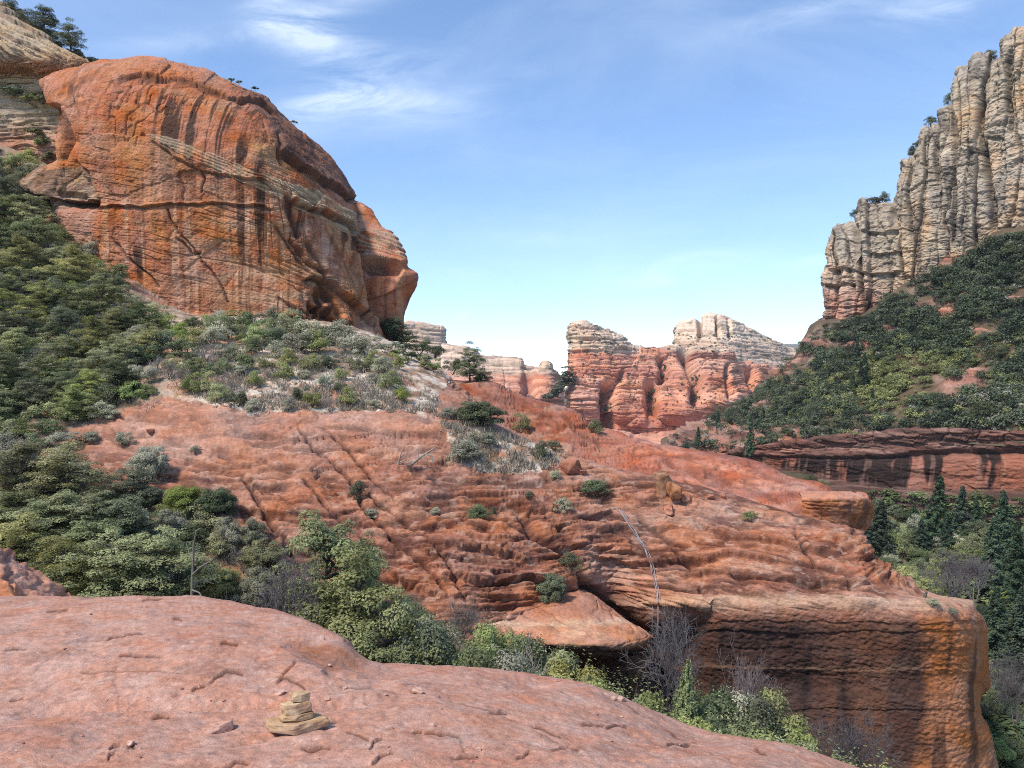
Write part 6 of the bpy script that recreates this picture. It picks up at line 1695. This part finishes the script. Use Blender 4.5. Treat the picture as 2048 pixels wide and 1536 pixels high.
# ---- stuff: scrub too fine to count
def scrub_mass(name, seeds, mat, label, nleaf=60, leaf=0.12, mats=None):
    """seeds: (location, width, height)"""
    r = np.random.default_rng(len(seeds)); mb = MB()
    base = []
    for i in range(6):
        b = MB(); cl = [((0.22 * r.normal(), 0.22 * r.normal(), 0.3 + 0.25 * r.random()), 0.22 + 0.1 * r.random(), 0.2 + 0.6 * r.random()) for _ in range(5)]
        fol(b, r, cl, nleaf, leaf)
        base.append((np.concatenate(b.V), np.concatenate(b.Q), np.concatenate(b.C)[:, 0]))
    for loc, w, h in seeds:
        V, Q, C = base[r.integers(6)]
        a = r.random() * 6.283; c, s = math.cos(a), math.sin(a)
        W = np.stack([(V[:, 0] * c - V[:, 1] * s) * w, (V[:, 0] * s + V[:, 1] * c) * w, V[:, 2] * h], 1) + np.array(loc)
        mb.add(W, Q, np.clip(C + 0.33 * r.normal(), 0, 1))
    o = link(bpy.data.objects.new(name, mb.mesh(name, mats or [mat])))
    return tag(o, label, 'scrub', None, 'stuff')


def wood_seeds(n, seed, sel):
    r = random.Random(seed); out = []
    poly = [(1340, 880), (1430, 836), (1500, 797), (1560, 742), (1600, 697), (1643, 655), (1734, 640), (1816, 572), (1910, 532), (2004, 480), (2070, 470), (2070, 868), (1940, 866), (1825, 864), (1646, 882), (1504, 900), (1430, 912), (1340, 905)]
    for _ in range(n * 12):
        x, y = r.uniform(1340, 2070), r.uniform(470, 912)
        if not inpoly(np.array([x]), np.array([y]), poly)[0]: continue
        k = pn(np.array([x * 0.012]), np.array([y * 0.02]), np.array([0.5]))[0]
        grn = math.exp(-(((x - 1770) * 0.6 - (810 - y) * 0.55) / 95) ** 2) * math.exp(-((y - 765) / 75) ** 2)
        kind = 'bright' if r.random() < 1.3 * grn + 0.05 else ('grey' if r.random() < 0.18 + 0.5 * (x > 1930 and y > 760) else 'dark')
        if kind != sel: continue
        sk = any(((x - e[0]) / e[2]) ** 2 + ((y - e[1]) / e[3]) ** 2 < 1.3 for e in WOOD_ROCKS)
        if (sk and r.random() < 0.93) or (x < 1660 and y > 850 and r.random() < 0.7) or (k < -0.2 and r.random() < 0.75): continue
        h = pick(x, y, ('wood',))
        if h is None: continue
        s = r.uniform(0.8, 1.5) ** 2 * (1.35 if sel == 'dark' else 1.0) * (0.85 if h[0].y > 175 else 1)
        out.append(((h[0].x, h[0].y, h[0].z - 0.15 * s), s * 1.25, s * r.uniform(0.9, 1.5)))
        if len(out) >= n: break
    return out


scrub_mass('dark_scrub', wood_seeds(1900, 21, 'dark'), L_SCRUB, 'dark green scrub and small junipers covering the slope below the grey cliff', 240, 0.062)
scrub_mass('green_scrub', wood_seeds(1100, 22, 'bright'), L_OAK, 'lighter green scrub in a band across the middle of the wooded slope', 240, 0.062)
scrub_mass('grey_scrub', wood_seeds(650, 23, 'grey'), L_GREY, 'grey scrub thinly mixed into the wooded slope', 200, 0.062)
rw = random.Random(77); kk = 0
while kk < 64:
    x, y = rw.uniform(1420, 2060), rw.uniform(500, 870)
    h = pick(x, y, ('wood',))
    kk += 1
    if h is None or any(((x - e[0]) / e[2]) ** 2 + ((y - e[1]) / e[3]) ** 2 < 2 for e in WOOD_ROCKS): continue
    hh = rw.uniform(20, 44)
    if rw.random() < 0.55: plant('fir', 'con', x, y, hh * 1.3, hh * 0.75, 'dark pointed tree standing out of the scrub below the grey cliff', 'dark pointed trees on the wooded slope', ('wood',), cat='tree')
    else: plant('dark', 'mid', x, y, hh, hh * 1.2, 'rounded dark tree standing out of the scrub below the grey cliff', 'rounded dark trees on the wooded slope', ('wood',), cat='tree', name='juniper_tree')
r_ = random.Random(31); sd_ = []
for _ in range(1700):
    x, y = r_.uniform(1540, 2060), r_.uniform(960, 1500)
    h = pick(x, y)
    if h is None or not (h[3] == 'floor' or (h[3] == 'wall' and y > np.interp(x, [1504, 1646, 1780, 2048], [940, 968, 994, 1000]))): continue
    s = r_.uniform(0.9, 2.2); sd_.append(((h[0].x, h[0].y, h[0].z - 0.2), s * 1.5, s))
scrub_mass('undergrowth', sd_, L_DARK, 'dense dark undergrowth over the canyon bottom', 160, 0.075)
sd_ = []
for _ in range(5200):
    x, y = r_.uniform(1140, 1600), r_.uniform(640, 905)
    h = pick(x, y, ('mesa', 'white', 'foot'))
    if h is None: continue
    up = h[2].z; k = h[3]
    al = any(abs(x - a) < 9 and b0 < y < b1 for a, b0, b1 in ((1216, 785, 856), (1303, 785, 830), (1392, 750, 805), (1322, 725, 765)))
    p = 0.0
    if k == 'white' and y > 668: p = 0.35
    if k == 'mesa' and y < 705 and x < 1320: p = 0.22
    if k == 'mesa' and up > 0.55: p = max(p, 0.25)
    if k == 'foot': p = 0.04
    if al: p = 0.45
    if r_.random() > p: continue
    s = r_.uniform(1.2, 2.8) * (0.9 if al else 0.75); sd_.append(((h[0].x, h[0].y, h[0].z - 0.2 * s), s * 1.3, s * (1.5 if al else 0.9)))
for _ in range(140):
    t = r_.random(); x = 1093 + 50 * t + r_.uniform(-6, 6); y = 800 - 60 * t ** 1.3 + r_.uniform(-6, 26) * t; s = r_.uniform(2, 4)
    sd_.append((tuple(P3(x, y, 428 + 6 * r_.random())), s * 1.4, s))
scrub_mass('mesa_scrub', sd_, L_DARK, 'dark specks of scrub on the ledges and in the alcoves of the mesas', 40, 0.16)


sd_ = []
for _ in range(420):
    x, y = r_.uniform(-620, -15), r_.uniform(250, 1150)
    h = pick(x, y, ('slope',))
    if h is None: continue
    s = r_.uniform(1.2, 2.6); sd_.append(((h[0].x, h[0].y, h[0].z - 0.2), s * 1.4, s * 1.1))
scrub_mass('hillside_scrub', sd_, L_OAK, 'green scrub continuing over the hillside beyond the left picture edge', 220, 0.05)


def grass_mass(name, poly, n, seed, mat, label, hh=(0.15, 0.4), dens=None, wide=0.02, key=('slope',)):
    r = random.Random(seed); rr = np.random.default_rng(seed); mb = MB()
    for _ in range(n):
        x, y = r.uniform(min(p[0] for p in poly), max(p[0] for p in poly)), r.uniform(min(p[1] for p in poly), max(p[1] for p in poly))
        if not inpoly(np.array([x]), np.array([y]), poly)[0]: continue
        if pn(np.array([x * 0.03]), np.array([y * 0.05]), np.array([seed + 0.5]))[0] < (dens if dens is not None else -0.1): continue
        h = pick(x, y, key)
        if h is None: continue
        k = 9; b = np.array(h[0]) + rr.normal(size=(k, 3)) * np.array([0.12, 0.12, 0.0]); hg = r.uniform(*hh)
        tip = b + np.stack([rr.normal(size=k) * 0.4 * hg, rr.normal(size=k) * 0.4 * hg, np.full(k, hg)], 1)
        w = rr.normal(size=(k, 3)) * np.array([1, 1, 0]); w = w / (np.linalg.norm(w, axis=1, keepdims=True) + 1e-6) * wide
        V = np.stack([b - w, b + w, tip + w * 0.3, tip - w * 0.3], 1).reshape(-1, 3)
        mb.add(V, np.arange(len(V)).reshape(-1, 4), np.repeat(np.clip(0.5 + 0.25 * rr.normal(size=k), 0, 1), 4))
    o = link(bpy.data.objects.new(name, mb.mesh(name, [mat])))
    tag(o, label, 'grass', None, 'stuff')


grass_mass('dry_grass', [(330, 765), (420, 690), (640, 690), (800, 740), (930, 840), (1010, 870), (1090, 890), (1130, 920), (1080, 945), (980, 950), (890, 925), (900, 880), (860, 830), (740, 822), (500, 826), (400, 800)], 5200, 41, L_DRY, 'pale dry grass and twigs on the gravelly shoulder', (0.12, 0.38), -0.35, 0.025)
grass_mass('grey_twigs', [(-25, 300), (110, 300), (250, 600), (620, 660), (800, 740), (400, 790), (150, 870), (185, 1000), (440, 1070), (590, 1200), (300, 1210), (-25, 1200)], 3000, 42, L_DRY, 'straw coloured twiggy litter under the hillside bushes', (0.12, 0.4), -0.3, 0.015)

# ------------------------------------------------------------------ stones, snags, water
M_TAN = rock_mat('tan stone', 70, 9, bump=0.6, bdist=0.006, contrast=0.5, dark=0.7, light=1.25)
M_TANB = rock_mat('tan boulder', 6, 1.3, bump=0.6, bdist=0.05, contrast=0.5, dark=0.65, light=1.25)
M_PINK = rock_mat('pink stone', 60, 8, bump=0.6, bdist=0.006, contrast=0.5, dark=0.7, light=1.2)
_ico = None


def ico(sub=5):
    import bmesh
    bm = bmesh.new(); bmesh.ops.create_icosphere(bm, subdivisions=sub, radius=1)
    V = np.array([v.co for v in bm.verts]); Fa = np.array([[v.index for v in f.verts] for f in bm.faces]); bm.free()
    return V, Fa


ICO = ico(5)
ICO_LOW = ico(3)


def stone(name, loc, size, seed, mat, c1, c2, label, cat='stone', group=None, planes=9, flat=None, rz=0, tilt=(0, 0), kind=None, edge=0.06, low=0.55, slabby=False, mesh=None):
    mesh = mesh or (ICO_LOW if max(size) < 0.06 else ICO)
    r = np.random.default_rng(seed)
    V = mesh[0].copy()
    if flat is not None:
        V = np.sign(V) * np.abs(V) ** np.array([0.8, 0.8, 0.45]); flat = min(flat + 0.25, 0.9)
    if slabby:
        zc = V[:, 2]; rad = np.where(np.abs(zc) < 0.6, 1.0 - 0.05 * np.abs(zc), 0.97 * np.sqrt(np.maximum(1 - np.abs(zc), 0) / 0.4))
        th = np.arctan2(V[:, 1], V[:, 0]); out = np.full(len(V), 9.0)
        for k in range(6):
            ph = k * 1.05 + 0.6 * r.random(); cs = np.cos(th - ph)
            out = np.where(cs > 0.05, np.minimum(out, (0.8 + 0.25 * r.random()) / np.maximum(cs, 0.05)), out)
        out = np.minimum(out, 1.25)
        V = np.stack([np.cos(th) * out * rad, np.sin(th) * out * rad, np.clip(zc / 0.62, -1, 1) * (1 + 0.12 * np.sin(th * 2 + seed) * rad)], 1)
        planes = 5
    P = sph(r, planes)
    if flat is not None: P[:, 2] *= 0.35; P /= np.linalg.norm(P, axis=1, keepdims=True)
    off = low + 0.3 * r.random(planes)
    if flat is not None:
        P = np.vstack([P, [0.05 * r.normal(), 0.05 * r.normal(), 1], [0, 0, -1]]); P /= np.linalg.norm(P, axis=1, keepdims=True); off = np.append(off, [flat, flat])
    if slabby: off = off + 0.32
    for p, o in zip(P, off):
        dd = V @ p
        V = np.where((dd > o)[:, None], V - p * (dd - o)[:, None] * 0.94, V)
    k = 1.6
    V = V * (1 + edge * fbm(V[:, 0] * k + seed, V[:, 1] * k, V[:, 2] * k, 5, 0.55))[:, None]
    V[:, 2] += 0.02 * pn(V[:, 0] * 2, V[:, 1] * 2, V[:, 2] * 14)
    mn, mx = V.min(0), V.max(0)
    V = (V - (mn + mx) / 2) / (mx - mn) * np.array(size)
    V[:, 2] += size[2] / 2
    s = 3.0 / max(size)
    c = mixc(base_col(len(V), c1), c2, ss(-0.1, 0.4, fbm(V[:, 0] * s + seed, V[:, 1] * s, V[:, 2] * s * 2.2, 4)))
    o = link(bpy.data.objects.new(name, mesh_np(name, V, mesh[1], mat, c)))
    o.location = loc; o.rotation_euler = (tilt[0], tilt[1], rz)
    return tag(o, label, cat, group, kind)


d0 = 3.62
hit = pick(588, 1470, ('fore',))
cb = hit[0] if hit else P3(588, 1470, d0)
sc = cb.y / F
TAN1, TAN2 = (0.47, 0.33, 0.205), (0.36, 0.225, 0.125)
z0 = cb.z - 0.004
CG = 'stacked stones of the cairn'
fx = lambda px: (px - 1024) / F * cb.y
slab = lambda *a, **k: stone(*a, slabby=True, **k)
slab('cairn_stone', (fx(587), cb.y + 0.05, z0), (136 * sc, 0.15, 25 * sc), 5, M_TAN, TAN1, TAN2, 'wide flat tan slab at the bottom of the cairn', 'stone', CG, tilt=(0.03, -0.06))
slab('cairn_stone', (fx(588), cb.y + 0.055, z0 + 23 * sc), (70 * sc, 0.10, 15 * sc), 8, M_TAN, (0.44, 0.30, 0.17), (0.30, 0.20, 0.10), 'thin tan stone second from the bottom of the cairn', 'stone', CG, rz=0.15, tilt=(0, -0.10))
slab('cairn_stone', (fx(587), cb.y + 0.06, z0 + 36 * sc), (66 * sc, 0.085, 26 * sc), 12, M_TAN, (0.52, 0.39, 0.25), TAN2, 'chunky pale stone below the top of the cairn', 'stone', CG, rz=0.1, tilt=(0.05, -0.12))
slab('cairn_stone', (fx(592), cb.y + 0.06, z0 + 61 * sc), (43 * sc, 0.065, 17 * sc), 21, M_TAN, (0.49, 0.36, 0.22), TAN2, 'small rounded stone on top of the cairn', 'stone', CG, rz=0.2, tilt=(0, 0.05))
h = pick(432, 1466, ('fore',))
if h: stone('rock_flake', tuple(h[0] + Vector((0, 0.04, -0.012))), (60 * sc, 0.13, 20 * sc), 33, M_PINK, (0.52, 0.31, 0.235), (0.40, 0.20, 0.14), 'reddish tilted rock flake lying left of the cairn', 'stone', None, 8, 0.5, 0.2, (0, -0.12))
for i, (px, py, w, lab) in enumerate([(864, 1452, 16, 'pale pebble on the slab far right of the cairn'), (957, 1500, 15, 'pale pebble near the middle bottom of the slab'), (1243, 1400, 18, 'flat pale pebble at the slab edge'), (1227, 1398, 14, 'small pebble beside the flat one at the slab edge'), (560, 1388, 22, 'thin dark flake behind the cairn'),
                                      (655, 1400, 12, 'small pebble right behind the cairn'), (690, 1378, 12, 'small pale chip on the bare ledge'), (836, 1388, 28, 'thin pale flake on the ledge right of the dome'), (262, 1488, 18, 'dark chip sunk in the slab left of the cairn'), (1285, 1408, 10, 'tiny pebble at the slab edge above the bend')]):
    h = pick(px, py, ('fore',))
    if h:
        s = h[0].y / F * w
        stone('pebble', tuple(h[0] + Vector((0, 0, -0.15 * s * 0.4))), (s, s * 0.8, s * 0.4), 60 + i, M_PINK, (0.55, 0.38, 0.31), (0.42, 0.23, 0.17), lab, 'pebble', 'pebbles on the slab', 7, 0.6, i * 0.7)

rs = random.Random(91)
for i in range(70):
    x, y = rs.uniform(10, 1700), rs.uniform(1215, 1525)
    h = pick(x, y, ('fore',))
    if h is None or h[0].y > 8: continue
    s = h[0].y / F * rs.uniform(3.5, 9)
    stone('rock_chip', tuple(h[0] + Vector((0, 0, -0.1 * s * 0.4))), (s, s * 0.7, s * 0.35), 300 + i % 7, M_PINK, *rs.choice([((0.55, 0.40, 0.33), (0.45, 0.27, 0.2)), ((0.32, 0.15, 0.11), (0.2, 0.09, 0.065)), ((0.47, 0.25, 0.18), (0.35, 0.16, 0.11))]), 'tiny rock chip lying loose on the pale slab', 'rock chip', 'rock chips on the slab', rz=rs.random() * 6, slabby=True)

# the balanced boulder on the slope and its neighbours
hb = pick(1336, 992, ('slope',))
if hb:
    q = hb[0]; s = q.y / F
    stone('boulder', (q.x - 4 * s, q.y + 0.25, q.z - 2 * s), (40 * s, 0.9, 50 * s), 71, M_TANB, (0.36, 0.20, 0.12), (0.17, 0.09, 0.055), 'upright tan split boulder standing on the red slope', 'boulder', None, 12, 0.8, 0.3, (0, -0.12))
    stone('boulder', (q.x + 8 * s, q.y - 0.45, q.z - 3 * s), (36 * s, 0.8, 34 * s), 77, M_TANB, (0.36, 0.17, 0.085), (0.19, 0.085, 0.05), 'rounded orange brown boulder leaning against the upright one', 'boulder', None, 10, 0.8, 1.3, (0, 0.1))
for i, (px, py, w, hh, lab) in enumerate([(1372, 1003, 22, 14, 'small dark red rock right of the balanced boulders'), (1420, 998, 24, 9, 'flat red rock on the slope beyond the balanced boulders'), (1448, 998, 12, 9, 'little red rock beside the flat one on the slope'), (1142, 945, 46, 24, 'wide rounded red rock below the dry grass patch'),
                                          (1165, 950, 22, 10, 'flat red rock at the foot of the wide rounded one'), (1338, 1030, 26, 18, 'rough pale red knob just below the balanced boulders'), (1300, 985, 22, 7, 'thin red slab left of the balanced boulders'), (305, 865, 30, 8, 'thin loose slab at the top of the red slope'), (1922, 1214, 10, 6, 'small red stone on the flat end of the wall')]):
    h = pick(px, py, ('slope', 'ridge'))
    if h:
        s = h[0].y / F
        stone('loose_rock', tuple(h[0] + Vector((0, 0.1, -2 * s))), (w * s, w * s * 0.8, hh * s * 1.2), 90 + i, M_TANB, (0.42, 0.19, 0.125), (0.26, 0.11, 0.075), lab, 'rock', None, 9, 0.7, i * 1.1)
rs = random.Random(55)
for i in range(46):
    x, y = rs.uniform(420, 860), rs.uniform(735, 818)
    h = pick(x, y, ('slope',))
    if h and y > 735 + 0.0 * x:
        s = h[0].y / F; w = rs.uniform(6, 15)
        stone('loose_rock', tuple(h[0] + Vector((0, 0, -1.5 * s))), (w * s, w * s * 0.8, w * s * 0.5), 200 + i % 9, M_TANB, (0.52, 0.40, 0.31), (0.40, 0.26, 0.19), 'pale loose rock scattered on the gravelly shoulder', 'rock', 'loose rocks on the gravelly shoulder', 8, 0.7, rs.random() * 6)


def snag(name, lines_, keys, mat, label, cat, d=None):
    mb = MB()
    for pts, r0, r1 in lines_:
        P = []
        for px, py, off in pts:
            P.append(tuple(P3(px, py, d + off)))
        V, Q = tube(P, np.linspace(r0, r1, len(P)), 6); mb.add(V, Q, 0.5)
    o = link(bpy.data.objects.new(name, mb.mesh(name, [mat], True)))
    return tag(o, label, cat)


snag('dead_tree', [([(383, 1225, 0), (384, 1180, 0), (386, 1130, 0.1), (388, 1085, 0), (393, 1062, -0.1), (402, 1056, -0.2)], 0.06, 0.018), ([(385, 1150, 0), (400, 1135, -0.3), (425, 1120, -0.5), (436, 1105, -0.5)], 0.04, 0.012),
                   ([(385, 1170, 0), (405, 1160, 0.3), (428, 1168, 0.4)], 0.035, 0.01), ([(384, 1180, 0), (398, 1185, -0.4), (412, 1205, -0.5)], 0.035, 0.01), ([(386, 1120, 0), (378, 1105, 0.2), (372, 1085, 0.3)], 0.025, 0.008), ([(412, 1128, -0.4), (420, 1140, -0.4), (432, 1148, -0.3)], 0.02, 0.008)],
     None, B_GREY, 'dead grey snag with a hooked tip in front of the bare red patch', 'dead tree', 27.0)
ha = pick(835, 928, ('slope',))
if ha:
    snag('fallen_branch', [([(796, 930, 0), (800, 915, 0), (803, 905, -0.1)], 0.05, 0.02), ([(822, 930, 0), (840, 915, -0.2), (860, 902, -0.2), (876, 892, -0.1)], 0.07, 0.02), ([(838, 917, -0.2), (835, 905, -0.2), (828, 898, 0)], 0.04, 0.015), ([(850, 908, -0.2), (864, 912, -0.3), (866, 926, -0.3)], 0.05, 0.02),
                           ([(845, 912, -0.2), (855, 920, -0.3), (850, 928, -0.3)], 0.04, 0.02), ([(800, 925, 0), (812, 920, -0.1), (825, 928, -0.1)], 0.035, 0.02)], None, B_GREY, 'bleached fallen branch lying on the red slope below the dry grass', 'branch', ha[0].y - 0.25)
snag('stump', [([(1837, 1222, 0), (1843, 1208, 0), (1850, 1192, 0.1), (1853, 1184, 0.1)], 0.11, 0.05), ([(1841, 1212, 0), (1847, 1212, -0.1), (1856, 1207, -0.2)], 0.05, 0.02)], None, B_BARK, 'dark leaning stump on the bench at the end of the wall', 'stump', 33.2)


def trickle():
    m = bpy.data.materials.new('water'); m.use_nodes = True
    nt = m.node_tree; bs = nt.nodes['Principled BSDF']
    bs.inputs['Base Color'].default_value = (0.36, 0.335, 0.335, 1); bs.inputs['Roughness'].default_value = 0.3; bs.inputs['Transmission Weight'].default_value = 0.35
    n = nt.nodes.new('ShaderNodeTexNoise'); n.inputs['Scale'].default_value = 9; bp = nt.nodes.new('ShaderNodeBump'); bp.inputs['Distance'].default_value = 0.05
    nt.links.new(n.outputs['Fac'], bp.inputs['Height']); nt.links.new(bp.outputs[0], bs.inputs['Normal'])
    r = np.random.default_rng(3); mb = MB()
    path = [(1238, 1020), (1248, 1036), (1262, 1056), (1274, 1074), (1284, 1090), (1292, 1104), (1299, 1120), (1305, 1140), (1310, 1160), (1314, 1185), (1316, 1205), (1317, 1214)]
    P = []
    t = np.linspace(0, len(path) - 1, 70)
    for tt in t:
        i = min(int(tt), len(path) - 2); f = tt - i
        x = path[i][0] * (1 - f) + path[i + 1][0] * f + 0.6 * math.sin(tt * 3.1); y = path[i][1] * (1 - f) + path[i + 1][1] * f
        h = pick(x, y, ('slope',))
        if h: P.append(np.array(h[0] + Vector((0, -0.10, 0.07))))
    P = np.array(P)
    for k in range(4):
        Q_ = P.copy(); Q_[2:-2] = (P[:-4] + P[1:-3] + P[2:-2] + P[3:-1] + P[4:]) / 5
        off = 0.045 * (k - 1.5) + 0.02 * np.sin(np.arange(len(P)) * 0.23 + k * 2)
        Q_[:, 0] += off
        V, Q = tube(Q_, 0.014 + 0.007 * np.sin(np.arange(len(P)) * 0.6 + k * 1.7), 5); mb.add(V, Q, 0.5)
    e = P[-1]
    for k in range(6):
        x = e[0] + 0.10 * r.normal() - 0.10 * (k % 2); L = 0.7 + 0.9 * r.random()
        pts = [np.array([x, e[1] - 0.10, e[2]]), np.array([x - 0.02, e[1] - 0.2, e[2] - 0.3 * L]), np.array([x - 0.04, e[1] - 0.22, e[2] - L])]
        V, Q = tube(pts, [0.012, 0.009, 0.004], 4); mb.add(V, Q, 0.5)
    o = link(bpy.data.objects.new('water', mb.mesh('water', [m], True)))
    tag(o, 'thin silvery trickle of water running down the red slope and over the lip', 'water', None, 'structure')


trickle()


# ------------------------------------------------------------------ haze: thin even air over the whole canyon
def haze():
    x0, x1, y0, y1, z0, z1 = -900, 900, -60, 2300, -50, 110
    V = np.array([(x, y, z) for z in (z0, z1) for y in (y0, y1) for x in (x0, x1)], float)
    Q = np.array([(0, 2, 3, 1), (4, 5, 7, 6), (0, 1, 5, 4), (2, 6, 7, 3), (0, 4, 6, 2), (1, 3, 7, 5)])
    m = bpy.data.materials.new('haze'); m.use_nodes = True
    nt = m.node_tree; nt.nodes.remove(nt.nodes['Principled BSDF'])
    pv = nt.nodes.new('ShaderNodeVolumePrincipled')
    pv.inputs['Color'].default_value = (0.82, 0.88, 1.0, 1); pv.inputs['Density'].default_value = 0.00010; pv.inputs['Anisotropy'].default_value = 0.1
    nt.links.new(pv.outputs[0], nt.nodes['Material Output'].inputs['Volume'])
    me = mesh_np('haze', V, Q, m, None, False)
    o = link(bpy.data.objects.new('haze', me))
    tag(o, 'thin bluish haze filling the canyon toward the far mesas', 'haze', None, 'stuff')


haze()
